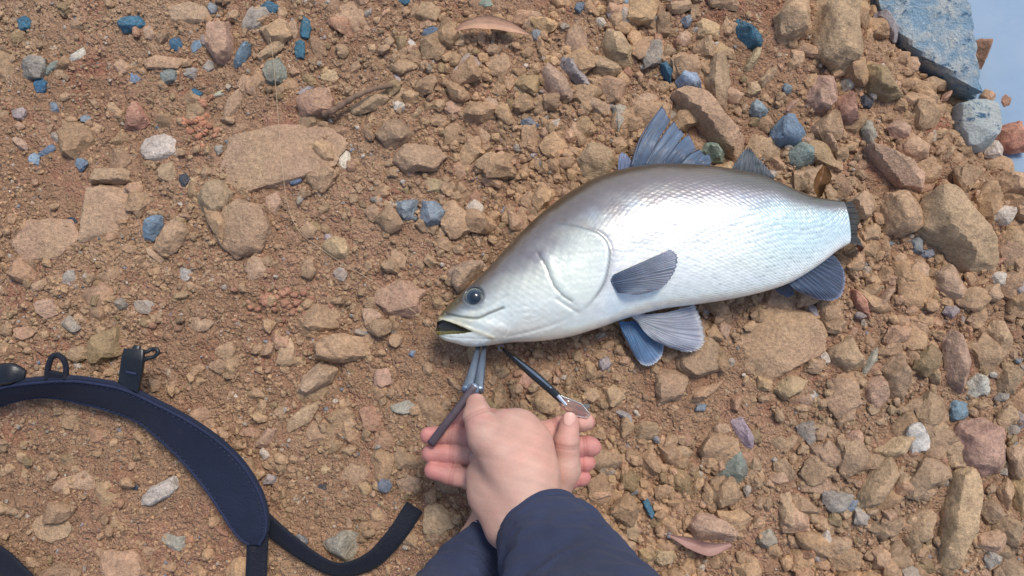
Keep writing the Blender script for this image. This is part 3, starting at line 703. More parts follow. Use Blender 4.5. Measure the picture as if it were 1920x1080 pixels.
def fish_body():
    # more points where the surface turns over at the outline
    a = np.linspace(0, 2 * np.pi, NA, endpoint=False)
    t = np.cos(a); sn = np.sin(a)
    prof = np.sign(sn) * np.abs(sn) ** 0.86
    f = (1 - t) / 2                                             # 0 at the back, 1 at the belly
    px = Tp[:, None] * (1 - f)[None, :, None] + Bp[:, None] * f[None, :, None]       # NU, NA, 2
    q = px.reshape(-1, 2)
    mid = np.array([Pz(p) for p in q]).reshape(NU, NA, 3)
    # a fuller belly and a narrower back
    full = 1 - 0.16 * np.clip(t, 0, 1) ** 2
    # blunt snout, keeled peduncle
    z = Wd[:, None] * prof[None] * full[None]
    z = z.reshape(-1).copy(); f2 = np.tile(f, NU); up = np.tile(sn, NU)
    edge = np.clip(np.abs(up) * 2.2, 0, 1)
    sgn = np.sign(z)
    d = np.zeros(len(q)); rgb = np.zeros((len(q), 3))
    # --- gill cover, cheek bones, jaws, eye socket (metres, outward)
    gd, gs = seg_dist(q, GILL); sd = gd * gs                    # sd > 0: on the head side
    if sd[np.argmin(np.linalg.norm(q - [1090, 510], axis=1))] < 0: sd = -sd
    gk = sstep(425, 450, q[:, 1]) * sstep(615, 570, q[:, 1])
    d += gk * sstep(-3.5, 3.5, sd) * 0.0022 * np.exp(-np.abs(sd) / 26)
    d -= gk * 0.0012 * np.exp(-(gd / 3.4) ** 2)
    pd, ps = seg_dist(q, PREO); d -= 0.0009 * np.exp(-(pd / 2.8) ** 2)
    sp = pd * ps
    d += 0.0004 * np.exp(-((sp + 9) / 9) ** 2) * sstep(26, 12, pd)
    md, ms = seg_dist(q, MAXL); d -= 0.0018 * np.exp(-(md / 2.2) ** 2)
    d += 0.0012 * np.exp(-((q[:, 1] - 609 - (q[:, 0] - 900) * 0.22) / 9) ** 2) * sstep(840, 880, q[:, 0]) * sstep(962, 940, q[:, 0])
    xd, xs = seg_dist(q, MAXE); d -= 0.0010 * np.exp(-(xd / 1.8) ** 2)
    ld, ls = seg_dist(q, LIP); jd, js = seg_dist(q, JAWL)
    d += 0.0012 * np.exp(-(ld / 4.0) ** 2); d -= 0.0006 * np.exp(-(jd / 2) ** 2)
    mo = inside(q, MOUTH); mdist, _ = seg_dist(q, MOUTH + MOUTH[:1])
    mdep = np.where(mo, np.clip(mdist / 4.0, 0, 1), 0.0)
    d -= 0.0075 * mdep
    ed = np.linalg.norm(q - EYE, axis=1)
    d -= 0.0030 * sstep(19, 14, ed); d += 0.0008 * np.exp(-((ed - 21) / 3) ** 2)
    nd = np.minimum(np.linalg.norm(q - [862, 566], axis=1), np.linalg.norm(q - [855, 572], axis=1) * 1.3)
    d -= 0.0016 * np.exp(-(nd / 2.6) ** 2)
    cd, _ = seg_dist(q, CROSS); d -= 0.0004 * np.exp(-(cd / 2) ** 2)
    ripple = noise3(np.column_stack([q / 9.0, np.zeros(len(q))]), 3)
    # sensory folds on the cheek and along the lower gill bones
    wr = np.linalg.norm((q - [990, 592]) * [1, 1.15], axis=1)
    wv = noise3(np.column_stack([q / 14.0, np.zeros(len(q))]), 6)
    d += 0.00022 * np.sin(((q[:, 1] - 592) + 0.35 * (q[:, 0] - 990)) / 2.0 + 2.2 * wv) * np.exp(-(wr / 24) ** 2)
    sub_o = crv([(868,582),(895,586),(925,574),(950,560)], 16); so, _ = seg_dist(q, sub_o); d -= 0.0006 * np.exp(-(so / 3.5) ** 2)
    br = crv([(955,632),(1000,622),(1050,606),(1080,588)], 20); bd, _ = seg_dist(q, br); d -= 0.0009 * np.exp(-(bd / 3.2) ** 2)
    br2 = crv([(1040,566),(1062,580),(1078,590)], 10); b2, _ = seg_dist(q, br2); d -= 0.0010 * np.exp(-(b2 / 2.6) ** 2)
    d += 0.00025 * ripple * sstep(1120, 1000, q[:, 0])
    d += 0.00035 * noise3(np.column_stack([q / 34.0, np.zeros(len(q))]), 2)
    z += sgn * d * edge
    # --- colour: pigment, plus light gradient and gill shade painted in
    L = q[:, 0]
    white = lin(244, 247, 240); silver = lin(198, 200, 198); lav = lin(128, 122, 122); back = lin(60, 50, 38)
    cyan = lin(180, 214, 216)
    def mix(a_, b_, k): return a_ * (1 - k[:, None]) + b_ * k[:, None]
    ff = f2 + 0.012 * noise3(np.column_stack([q / 22.0, np.zeros(len(q))]), 1)
    c = np.tile(back, (len(q), 1))
    c = mix(c, np.tile(lin(112, 100, 92), (len(q), 1)), sstep(0.01, 0.09, ff))
    c = mix(c, np.tile(lav, (len(q), 1)), sstep(0.08, 0.26, ff))  # upper flank darkened beyond its pigment: light gradient painted into the colour
    c = mix(c, np.tile(silver, (len(q), 1)), sstep(0.25, 0.52, ff))
    c = mix(c, np.tile(white, (len(q), 1)), sstep(0.44, 0.70, ff))
    rear = sstep(1330, 1470, L)
    c = mix(c, np.tile(cyan, (len(q), 1)), 0.6 * rear * sstep(0.18, 0.4, ff) * sstep(0.95, 0.7, ff))
    c = mix(c, np.tile(lin(92, 90, 84), (len(q), 1)), 0.85 * sstep(1280, 1420, L) * sstep(0.27, 0.12, ff))
    irid = noise3(np.column_stack([q / 60.0, np.zeros(len(q))]), 9); irid2 = noise3(np.column_stack([q / 45.0 + 7, np.zeros(len(q))]), 4)
    body_k = sstep(0.15, 0.3, ff)
    c = mix(c, np.tile(lin(222, 226, 202), (len(q), 1)), 0.30 * np.clip(irid, 0, 1) * body_k)
    c = mix(c, np.tile(lin(192, 186, 200), (len(q), 1)), 0.3 * np.clip(-irid, 0, 1) * body_k)
    c = mix(c, np.tile(lin(178, 208, 222), (len(q), 1)), 0.30 * np.clip(irid2, 0, 1) * body_k)
    c = c * (1 + 0.05 * noise3(np.column_stack([q / 6.0, np.zeros(len(q))]), 6))[:, None]
    pale = lin(214, 226, 214)
    c = mix(c, np.tile(pale, (len(q), 1)), 0.4 * sstep(-2, 3, sd) * sstep(1000, 1060, L) * sstep(0.24, 0.36, ff) * sstep(585, 555, q[:, 1]))
    c = mix(c, np.tile(lin(150, 146, 150), (len(q), 1)), 0.6 * (sd < 0) * np.exp(-gd / 14) * sstep(440, 470, q[:, 1]) * sstep(570, 540, q[:, 1]))  # painted shadow just behind the gill cover
    c = mix(c, np.tile(lin(226, 232, 208), (len(q), 1)), 0.4 * sstep(1140, 1090, L) * sstep(0.3, 0.5, ff))
    snout = sstep(925, 850, L)
    c = mix(c, np.tile(lin(84, 70, 52), (len(q), 1)), 0.8 * sstep(0.075, 0.02, ff))
    c = mix(c, np.tile(lin(98, 86, 62), (len(q), 1)), snout * sstep(0.50, 0.12, ff))
    c = mix(c, np.tile(lin(206, 198, 170), (len(q), 1)), 0.8 * snout * sstep(0.38, 0.5, ff) * sstep(0.72, 0.6, ff))
    c = mix(c, np.tile(lin(100, 88, 70), (len(q), 1)), 0.75 * sstep(1000, 930, L) * sstep(0.10, 0.02, ff))
    c = mix(c, np.tile(lin(80, 88, 98), (len(q), 1)), 0.55 * np.exp(-((ed - 19) / 5) ** 2))
    dk = lin(70, 72, 66)
    c = mix(c, np.tile(dk, (len(q), 1)), 0.75 * np.exp(-(md / 2.3) ** 2))  # jaw and gill bone grooves coloured darker
    c = mix(c, np.tile(dk, (len(q), 1)), 0.65 * np.exp(-(pd / 1.9) ** 2))
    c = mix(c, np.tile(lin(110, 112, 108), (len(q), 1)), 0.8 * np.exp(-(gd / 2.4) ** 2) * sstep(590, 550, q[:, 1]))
    c = mix(c, np.tile(lin(112, 104, 92), (len(q), 1)), 0.6 * np.exp(-(cd / 4) ** 2))
    c = mix(c, np.tile(dk, (len(q), 1)), 0.7 * np.exp(-(nd / 2.6) ** 2))
    c = mix(c, np.tile(lin(214, 204, 168), (len(q), 1)), 0.7 * np.exp(-(ld / 4.2) ** 2))
    c = mix(c, np.tile(lin(118, 110, 66), (len(q), 1)), np.where(mo & (q[:, 1] > 619), 1.0, 0.0))
    c = mix(c, np.tile(lin(52, 44, 28), (len(q), 1)), np.where(mo & (q[:, 1] <= 621), 1.0, 0.0))
    c = mix(c, np.tile(lin(104, 102, 86), (len(q), 1)), sstep(846, 822, L) * sstep(0.60, 0.80, ff) * (~mo) * 0.7)
    V = mid.reshape(-1, 3).copy(); V[:, 2] += z
    # keep each raised point where the outline puts it in plan (no parallax drift of the markings)
    s_arc = np.repeat(np.linspace(0, 1, NU), NA)
    uv = np.column_stack([s_arc * 96, np.abs(np.tile(np.where(a <= np.pi, a, 2 * np.pi - a), NU)) * np.repeat(np.linalg.norm(Tp - Bp, axis=1), NA) / 13.5])
    return V.reshape(NU, NA, 3), c, uv
def mat_fish():
    m, nt, b = material('silver_fish_skin'); n = N(nt)
    at = n.node('ShaderNodeAttribute', attribute_name='Col')
    uvn = n.node('ShaderNodeUVMap'); uvn.uv_map = 'UVMap'
    sx = n.node('ShaderNodeSeparateXYZ'); n.link(uvn.outputs[0], sx.inputs[0])
    vo = n.node('ShaderNodeTexVoronoi', feature='SMOOTH_F1', voronoi_dimensions='2D')
    mp = n.node('ShaderNodeMapping'); n.link(uvn.outputs[0], mp.inputs[0]); mp.inputs['Scale'].default_value = (1.0, 1.0, 1)
    mp.inputs['Rotation'].default_value = (0, 0, math.radians(45))
    n.link(mp.outputs[0], vo.inputs['Vector']); vo.inputs['Scale'].default_value = 1.0
    vo.inputs['Randomness'].default_value = 0.32; vo.inputs['Smoothness'].default_value = 0.25
    dist = vo.outputs['Distance']
    # scales: only behind the head; strongest on the tail half
    body = n.ramp(sx.outputs[0], 34 / 96, 46 / 96) if False else None
    mr = n.node('ShaderNodeMapRange'); n.link(sx.outputs[0], mr.inputs[0])
    mr.inputs[1].default_value = 36; mr.inputs[2].default_value = 76; mr.inputs[3].default_value = 0.0; mr.inputs[4].default_value = 1.0
    amt = mr.outputs[0]
    edge = n.ramp(dist, 0.42, 0.72)
    co = n.node('ShaderNodeTexCoord').outputs['Object']
    blot = n.ramp(n.noise(co, 60, 4, 0.7), 0.42, 0.72)
    f = n.math('MULTIPLY', n.math('MULTIPLY', edge, amt), n.math('ADD', n.math('MULTIPLY', blot, 1.0), 0.2))
    c = n.mix(n.math('MULTIPLY', f, 0.75), at.outputs['Color'], lin(96, 112, 122))
    n.link(c, b.inputs['Base Color'])
    b.inputs['Metallic'].default_value = 0.25; b.inputs['Roughness'].default_value = 0.32
    b.inputs['Specular IOR Level'].default_value = 0.6
    b.inputs['Coat Weight'].default_value = 0.6; b.inputs['Coat Roughness'].default_value = 0.10
    h = n.math('MULTIPLY', dist, n.math('ADD', n.math('MULTIPLY', amt, -0.8), -0.02))
    nb = n.bump(h, 0.0010, 0.6)
    n.link(n.bump(n.noise(co, 240, 3, 0.6), 0.0005, 0.35, nb), b.inputs['Normal'])
    return m
fish = thing('fish', 'silver barramundi-like fish with open mouth lying on its side on the gravel', 'fish', P(1250, 470, 0.0))
fish['label'] = 'large silver fish with open mouth and spread fins lying on its side on gravel'
R, colb, uvb = fish_body()
Vb, Fb = rings(R)
colb = np.vstack([colb, colb[:1], colb[-1:]]); uvb = np.vstack([uvb, uvb[:1], uvb[-1:]])
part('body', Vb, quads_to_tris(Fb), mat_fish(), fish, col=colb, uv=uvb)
def fish_z(px, py, top=True):
    """height of the flank above a pixel"""
    d = np.linalg.norm(pix(Vb) - [px, py], axis=1)
    m = d < 6
    return Vb[m, 2].max() if m.any() else FZ
# eye: ball with ring and dark pupil
def ball(c, r, sc_=(1, 1, 1), sub=4):
    S, F = ICO[sub]; return S * r * np.array(sc_) + c, F
ez = fish_z(*EYE)
ec = P(EYE[0], EYE[1], ez - 0.0035)
ev, ef = ball(ec, 0.0100, (1, 1, 0.72))
ecol = np.tile(lin(40, 54, 66), (len(ev), 1)); rr = np.hypot(ev[:, 0] - ec[0], ev[:, 1] - ec[1])
ecol = np.where((rr > 0.0082)[:, None], lin(118, 128, 128), ecol)
eye = part('eye', ev, ef, mat_vcol('fish_eye', 0.12, 0.0, 0.6, coat=0.6), fish, col=ecol, label='dark glassy blue-grey eye')
pv, pf = ball(ec + np.array([0.0002, 0, 0.0036]), 0.0072, (1, 1, 0.52))
part('pupil', pv, pf, mat_plain('pupil_black', lin(34, 44, 54), 0.1), fish, parent=eye)

def fin(name, base, tip, nr, col_a, col_b, root=fish, thick=0.0011, bow=0.0, ridge=0.0007, label=None, nu=None, nv=26, edge_col=None, tatter=0.025, mat=None, seed=0, fork=True, bend=0.0):
    """fin: fan of nr rays between a base line and a tip line (pixel x, pixel y, height each)"""
    nu = nu or nr * 10 + 1
    b = crv([P(*p) for p in base], nu); t = crv([P(*p) for p in tip], nu)
    s = np.linspace(0, 1, nv)
    u = np.linspace(0, 1, nu)
    r_ = np.random.default_rng(seed + 3)
    if tatter: t = t + (t - b) * (tatter * noise3(np.column_stack([u * 30, u * 0, u * 0]), 4))[:, None]
    G = b[:, None] * (1 - s)[None, :, None] + t[:, None] * s[None, :, None]
    nrm = np.cross(t[nu // 2] - b[nu // 2], b[-1] - b[0]); nrm /= np.linalg.norm(nrm) + 1e-9
    if nrm[2] < 0: nrm = -nrm
    uj = u + (0.35 / nr) * noise3(np.column_stack([u * 9 + seed, u * 0, u * 0]), 2)
    ray = np.abs(np.cos(np.pi * uj * nr)) ** 2
    ray2 = np.abs(np.cos(np.pi * uj * nr * 2)) ** 2
    rb = sstep(0.35, 0.7, s)[None] * float(fork)                       # rays fork towards the tip
    ray = ray[:, None] * (1 - rb) + ray2[:, None] * rb
    G = G + nrm * (bow * (np.sin(np.pi * s))[None, :, None] + 0.6 * ridge * ray[..., None] * (0.35 + 0.65 * s[None, :, None]))
    G = G + bend * np.array([-1.0, -0.35, 0]) * np.sin(np.pi * s)[None, :, None] * (1 - 0.7 * u)[:, None, None]
    wav = 0.0012 * noise3(np.stack(np.broadcast_arrays(u[:, None] * 4 + seed, s[None, :] * 2, 0.0), -1).reshape(-1, 3), 6).reshape(nu, nv)
    G = G + nrm * (wav * s[None])[..., None]
    th = thick * (1 - 0.7 * s)[None, :, None] * (0.55 + 0.45 * ray[..., None])
    top = (G + nrm * th / 2).reshape(-1, 3); bot = (G - nrm * th / 2).reshape(-1, 3)
    F = grid_faces(nu, nv); n_ = nu * nv
    Ff = [F, F[:, ::-1] + n_]
    idx = np.arange(n_).reshape(nu, nv)
    loop = np.concatenate([idx[:, 0], idx[-1, 1:], idx[-2::-1, -1], idx[0, -2:0:-1]])
    l2 = np.roll(loop, -1)
    Ff.append(np.stack([loop, loop + n_, l2 + n_, l2], -1))
    k = np.clip(s[None] * 1.0 + 0.0 * u[:, None], 0, 1)
    c = col_a * (1 - k[..., None]) + col_b * k[..., None]
    c = c * (0.80 + 0.34 * ray)[..., None]
    blot = noise3(G.reshape(-1, 3) * 60 + seed, 5).reshape(nu, nv); c = c * (1 + 0.14 * blot)[..., None]
    if edge_col is not None:
        e = sstep(0.9, 1.0, s)[None, :, None]; c = c * (1 - e) + edge_col * e
    c = np.clip(c.reshape(-1, 3), 0, 0.95)
    return part(name, np.vstack([top, bot]), np.vstack(Ff), mat or M_FIN, root, col=np.vstack([c, c]), label=label)
def mat_fin():
    m = mat_vcol('fin_membrane', 0.5, 0.0, 0.4, bump=(180, 0.0004), coat=0.05, var=0.16)
    b = m.node_tree.nodes['Principled BSDF']
    b.inputs['Transmission Weight'].default_value = 0.0
    b.inputs['Subsurface Weight'].default_value = 0.15; b.inputs['Subsurface Scale'].default_value = 0.002
    b.inputs['Alpha'].default_value = 0.86            # thin wet membrane
    return m
M_FIN = mat_fin()
zp = fish_z(1145, 535); zq = fish_z(1250, 505)
fin('pectoral_fin', [(1141,519,zp),(1147,532,zp),(1158,549,zp-.001)], [(1258,467,zq+.006),(1273,480,zq+.007),(1266,512,zq+.006),(1240,541,zq+.004),(1196,553,zp+.004)],
    13, lin(58, 72, 94), lin(132, 140, 152), bow=0.004, label='grey-blue pectoral fin spread on the flank', seed=1, ridge=0.0009)
zv = 0.030
fin('pelvic_fin', [(1182,589,.040),(1186,595,.037),(1194,602,.034)], [(1304,570,.036),(1318,603,.031),(1324,640,.026),(1312,657,.024),(1288,660,.023),(1248,648,.024)],
    12, lin(180, 184, 188), lin(146, 148, 160), bow=0.006, edge_col=lin(200, 194, 190), label='pale translucent upper pelvic fin', seed=2)
fin('pelvic_fin', [(1190,601,.024),(1176,603,.023),(1160,602,.022)], [(1246,648,.014),(1243,668,.013),(1228,684,.012),(1211,687,.012),(1194,674,.013),(1168,628,.016)],
    10, lin(74, 116, 156), lin(108, 130, 158), bow=0.004, edge_col=lin(176, 180, 190), label='blue lower pelvic fin', seed=3)
fin('anal_fin', [(1478,532,.043),(1505,514,.044),(1530,499,.045),(1554,477,.046)], [(1492,546,.034),(1540,563,.026),(1570,561,.023),(1584,540,.023),(1581,506,.027),(1563,478,.036)],
    12, lin(62, 74, 92), lin(84, 96, 116), bow=0.003, edge_col=lin(136, 140, 158), label='slate blue fan-shaped anal fin', seed=4, ridge=0.0011)
fin('anal_fin', [(1452,541,.030),(1468,537,.030),(1484,532,.030)], [(1458,549,.022),(1474,556,.019),(1490,552,.02)], 4, lin(50, 60, 78), lin(70, 82, 104), seed=5, label='dark short first spine of the anal fin')
# spiny dorsal fin: membrane panels between spines
SPN = [((1183,313),(1243,197)),((1209,310),(1264,227)),((1241,309),(1292,251)),((1272,309),(1311,280)),((1300,310),(1330,291))]
dors = None
M_SPINE = mat_plain('fin_spine', lin(52, 62, 84), 0.35, var=0.1)
for i, (bs, tp) in enumerate(SPN):
    nb, nt_ = SPN[i + 1] if i < len(SPN) - 1 else ((1330,312),(1336,308))
    zt = 0.046 - 0.010
    # panel from this spine to the next one's foot; its free edge dips from the spine tip
    cx = (tp[0] * .35 + nt_[0] * .65, tp[1] * .25 + nt_[1] * .75 + 8)
    o = fin('dorsal_fin' if i == 0 else 'membrane', [(bs[0], bs[1] + 4, .046), ((bs[0] + nb[0]) / 2, (bs[1] + nb[1]) / 2 + 4, .046), (nb[0], nb[1] + 4, .046)],
        [(tp[0], tp[1], zt), ((tp[0] + cx[0]) / 2 + 2, (tp[1] + cx[1]) / 2, zt), (cx[0], cx[1], zt + .002)], 2, lin(48, 70, 94), lin(92, 108, 128),
        bow=0.004 if i % 2 else 0.006, seed=10 + i, label='blue-grey spiny dorsal fin raised in the gravel' if i == 0 else None, ridge=0.0003, nu=21, fork=False, bend=0.0048 if i == 0 else 0.0015)
    if i == 0: dors = o
    else:
        o.parent = dors
    m1 = P((bs[0] * .5 + tp[0] * .5) - 8 * (i == 0) - 2.5, (bs[1] + tp[1]) / 2 - 1 + 2 * (i == 0), .0425)
    Vs, Fs = tube(crv([P(bs[0], bs[1] + 3, .0465), m1, P(tp[0], tp[1], zt + .0015)], 14), np.linspace(.0019, .0005, 14), 7)
    part('spine', Vs, Fs, M_SPINE, fish, parent=dors)
fin('dorsal_fin', [(1158,324,.046),(1168,321,.046),(1182,317,.046)], [(1160,292,.038),(1170,285,.037),(1184,302,.04)], 3, lin(92, 104, 130), lin(112, 122, 146), seed=20, label='short leading piece of the dorsal fin')
fin('dorsal_fin', [(1370,322,.046),(1395,327,.046),(1420,332,.046),(1448,342,.046)], [(1378,304,.05),(1402,270,.052),(1422,292,.05),(1452,332,.048)], 9, lin(64, 70, 74), lin(104, 112, 116),
    seed=21, ridge=0.0016, label='dark silvery soft dorsal fin with raised rays', tatter=0.14)
fin('tail_fin', [(1576,380,.046),(1582,400,.046),(1587,430,.046),(1589,456,.046)], [(1590,382,.026),(1604,394,.012),(1611,416,.006),(1600,432,.012),(1598,446,.016),(1613,475,.008)], 8, lin(40, 46, 48), lin(92, 84, 76), seed=22, ridge=.002, bow=.008, tatter=.2, label='dark tail fin folded down between stones')

# ------------------------------------------------------------------ hands: one smooth skin each, from rounded bones
def surface_nets(Fv, org, h):
    nx, ny, nz = Fv.shape; ins = Fv < 0
    cs = np.zeros((nx - 1, ny - 1, nz - 1), np.int8)
    corners = [(i, j, k) for i in (0, 1) for j in (0, 1) for k in (0, 1)]
    for i, j, k in corners: cs += ins[i:nx - 1 + i, j:ny - 1 + j, k:nz - 1 + k]
    cells = np.argwhere((cs > 0) & (cs < 8))
    vals = {c: Fv[cells[:, 0] + c[0], cells[:, 1] + c[1], cells[:, 2] + c[2]] for c in corners}
    acc = np.zeros((len(cells), 3)); cnt = np.zeros(len(cells))
    for c in corners:
        for ax in range(3):
            if c[ax] == 1: continue
            d = list(c); d[ax] = 1; d = tuple(d)
            a, b = vals[c], vals[d]; m = (a < 0) != (b < 0)
            t = np.where(m, a / np.where(m, a - b, 1), 0)
            p = np.array(c, float)[None].repeat(len(cells), 0); p[:, ax] += t
            acc[m] += p[m]; cnt[m] += 1
    Vv = org + h * (cells + acc / cnt[:, None])
    idx = np.full(cs.shape, -1, np.int64); idx[tuple(cells.T)] = np.arange(len(cells))
    Fs = []
    for ax in range(3):
        sl0 = [slice(None)] * 3; sl1 = [slice(None)] * 3
        sl0[ax] = slice(0, -1); sl1[ax] = slice(1, None)
        a = ins[tuple(sl0)]; b = ins[tuple(sl1)]
        e = np.argwhere(a != b)
        o1, o2 = [x_ for x_ in range(3) if x_ != ax]
        e = e[(e[:, o1] > 0) & (e[:, o2] > 0) & (e[:, o1] < cs.shape[o1]) & (e[:, o2] < cs.shape[o2])]
        def g_(d1, d2):
            q = e.copy(); q[:, o1] -= d1; q[:, o2] -= d2; return idx[tuple(q.T)]
        Q = np.stack([g_(1, 1), g_(0, 1), g_(0, 0), g_(1, 0)], -1)
        inside_first = a[tuple(e.T)]
        flip = inside_first if ax != 1 else ~inside_first
        Q[~flip] = Q[~flip][:, ::-1]
        Fs.append(Q)
    Fq = np.vstack(Fs); Fq = Fq[(Fq >= 0).all(1)]
    return Vv, Fq
def cone(p, a, b, ra, rb):
    ab = b - a; t = np.clip((p - a) @ ab / (ab @ ab), 0, 1)
    return np.linalg.norm(p - a - t[..., None] * ab, axis=-1) - (ra + (rb - ra) * t)
def smin(a, b, k):
    h = np.clip(0.5 + 0.5 * (b - a) / k, 0, 1); return b * (1 - h) + a * h - k * h * (1 - h)
def build_hand(palm, fingers, h=0.00125, kp=0.014, kf=0.006):
    pts = np.array([P(*s_[:3]) for ch in palm for s_ in ch] + [P(*s_[:3]) for f_ in fingers for s_ in f_])
    lo = pts.min(0) - 0.04; hi = pts.max(0) + 0.04
    n = np.ceil((hi - lo) / h).astype(int)
    ax = [lo[i] + h * np.arange(n[i]) for i in range(3)]
    G = np.stack(np.meshgrid(*ax, indexing='ij'), -1).astype(np.float32)
    D = None
    for ch in palm:
        for a, b in zip(ch[:-1], ch[1:]):
            d = cone(G, P(*a[:3]), P(*b[:3]), a[3], b[3]); D = d if D is None else smin(D, d, kp)
    out = D.copy(); tips = []
    for f_ in fingers:
        fd = None
        for a, b in zip(f_[:-1], f_[1:]):
            d = cone(G, P(*a[:3]), P(*b[:3]), a[3], b[3]); fd = d if fd is None else smin(fd, d, kf)
        # skin folds at the joints
        for s_ in f_[1:-1]:
            c = P(*s_[:3]); r0 = np.linalg.norm(G - c, axis=-1)
            fd = fd - 0.0006 * np.exp(-(r0 / (s_[3] * 1.1)) ** 2)
        for s0, s1 in list(zip(f_[:-2], f_[1:-1]))[f_ is fingers[0]:]:                # creases across the finger at each joint
            c = P(*s1[:3]); t = c - P(*s0[:3]); t /= np.linalg.norm(t)
            sl = (G - c) @ t
            for off in (-0.0016, 0.0012): fd = fd + 0.0009 * np.exp(-((sl - off) / 0.0012) ** 2) * (np.linalg.norm(G - c, axis=-1) < s1[3] * 1.7)
        out = np.minimum(out, smin(D, fd, 0.007))
        tips.append(P(*f_[-1][:3]))
    Vv, Fq = surface_nets(out, lo, h)
    # relax once for an even skin
    e = np.vstack([Fq[:, [0, 1]], Fq[:, [1, 2]], Fq[:, [2, 3]], Fq[:, [3, 0]]])
    for _ in range(3):
        acc = np.zeros_like(Vv); cn = np.zeros(len(Vv))
        np.add.at(acc, e[:, 0], Vv[e[:, 1]]); np.add.at(cn, e[:, 0], 1); np.add.at(acc, e[:, 1], Vv[e[:, 0]]); np.add.at(cn, e[:, 1], 1)
        Vv = 0.5 * Vv + 0.5 * acc / np.maximum(cn, 1)[:, None]
    base = lin(196, 156, 139); pinkc = lin(194, 126, 119)
    dt = np.min([np.linalg.norm(Vv - t, axis=1) for t in tips], axis=0)
    k = 0.85 * sstep(0.045, 0.010, dt) * np.where(np.linalg.norm(Vv - tips[0], axis=1) < 0.028, 0.35, 1.0)
    k = np.clip(k + 0.10 * noise3(Vv * 90, 8), 0, 1)
    c = base * (1 - k[:, None]) + pinkc * k[:, None]
    tn = np.clip(0.5 + 0.6 * noise3(Vv * 28, 1), 0, 1)[:, None]
    c = c * (np.array([0.96, 0.98, 0.97]) * tn + np.array([1.03, 0.94, 0.93]) * (1 - tn))
    c = c * (1 + 0.07 * noise3(Vv * 160, 9))[:, None]
    for f_ in fingers:  # crease shade at the joints painted into the skin colour
        for s0, s1 in list(zip(f_[:-2], f_[1:-1]))[f_ is fingers[0]:]:
            j_ = P(*s1[:3]); t = j_ - P(*s0[:3]); t /= np.linalg.norm(t); sl = (Vv - j_) @ t
            w_ = (np.linalg.norm(Vv - j_, axis=1) < s1[3] * 1.35) * sum(np.exp(-((sl - o_) / 0.0009) ** 2) for o_ in (-0.0016, 0.0012))
            c = c * (1 - np.clip(w_, 0, 1)[:, None] * np.array([0.16, 0.26, 0.26]))
    return Vv, Fq, c
def mat_skin():
    m = mat_vcol('skin', 0.48, 0.0, 0.4, sss=0.25, var=0.04); nt = m.node_tree; n = N(nt); b = nt.nodes['Principled BSDF']
    co = n.node('ShaderNodeTexCoord').outputs['Object']
    vo = n.node('ShaderNodeTexVoronoi', feature='DISTANCE_TO_EDGE'); n.link(co, vo.inputs['Vector']); vo.inputs['Scale'].default_value = 650
    h1 = n.math('MULTIPLY', n.ramp(vo.outputs[0], 0.0, 0.25), 0.35)
    h2 = n.math('ADD', h1, n.noise(co, 130, 4, 0.6))
    n.link(n.bump(h2, 0.0007, 0.6), b.inputs['Normal'])
    return m
M_SKIN = mat_skin()
person = thing('person', 'person in navy jacket sleeves working pliers with both bare hands, wrists crossed', 'person', P(1000, 960, 0.0))
# right hand: thumb along the pliers, fingers curled under them to the left (pixel, pixel, height, radius)
RZ = 0.118
rh_palm = [
 [(1030,1040,.176,.030),(1000,968,.152,.0275),(968,900,.142,.0250),(950,850,.137,.0240),(940,812,.132,.0220)],
 [(985,960,.150,.027),(990,890,.135,.027),(985,835,.124,.0235),(972,806,.120,.0190)],
 [(952,985,.150,.0225),(922,925,.130,.0200),(910,890,.118,.0185)],
]
rh_f = [
 [(950,880,.146,.020),(912,818,.152,.0165),(896,782,.146,.0128),(893,757,.135,.0098)],                      # thumb
 [(972,806,.118,.0175),(925,790,.104,.0115),(880,785,.094,.0098),(852,787,.092,.0082)],                      # index, under the handle
 [(930,835,.108,.0150),(890,822,.098,.0100),(845,815,.0965,.0094),(803,816,.098,.0084)],
 [(930,862,.106,.0150),(892,853,.097,.0100),(848,851,.0955,.0098),(808,850,.097,.0092)],
 [(925,900,.112,.0150),(890,900,.101,.0100),(850,890,.0985,.0098),(812,882,.099,.0090)],
]
Vh, Fh, ch = build_hand(rh_palm, rh_f)
part('hand', Vh, Fh, M_SKIN, person, col=ch, label='right hand with thumb on the pliers and fingers curled round the handle')
# left hand: thumb pointing up the picture, index pinching, other fingers curled to the right
lh_palm = [
 [(900,1030,.098,.0260),(935,985,.092,.0250),(990,935,.084,.0255),(1030,890,.082,.0235)],
 [(1030,890,.082,.0235),(1035,850,.080,.0200),(1020,820,.080,.0165)],
]
lh_f = [
 [(1030,925,.094,.0195),(1058,880,.103,.0150),(1062,832,.108,.0118),(1068,793,.108,.0098)],                  # thumb
 [(1015,822,.082,.0140),(1050,800,.087,.0098),(1082,792,.088,.0092),(1100,791,.088,.0086)],                  # index
 [(1035,845,.074,.0140),(1075,838,.076,.0098),(1098,836,.077,.0094),(1111,838,.077,.0090)],
 [(1040,872,.072,.0140),(1072,868,.072,.0090),(1092,867,.073,.0086),(1102,867,.073,.0082)],
 [(1040,900,.070,.0140),(1065,898,.070,.0086),(1084,896,.070,.0080),(1094,895,.070,.0076)],
]
Vl, Fl, cl = build_hand(lh_palm, lh_f)
part('hand', Vl, Fl, M_SKIN, person, col=cl, label='left hand reaching under the right wrist, thumb and index pinching a black tool')
M_NAIL = mat_plain('finger_nail', lin(218, 172, 156), 0.3, spec=0.4, var=0.03)
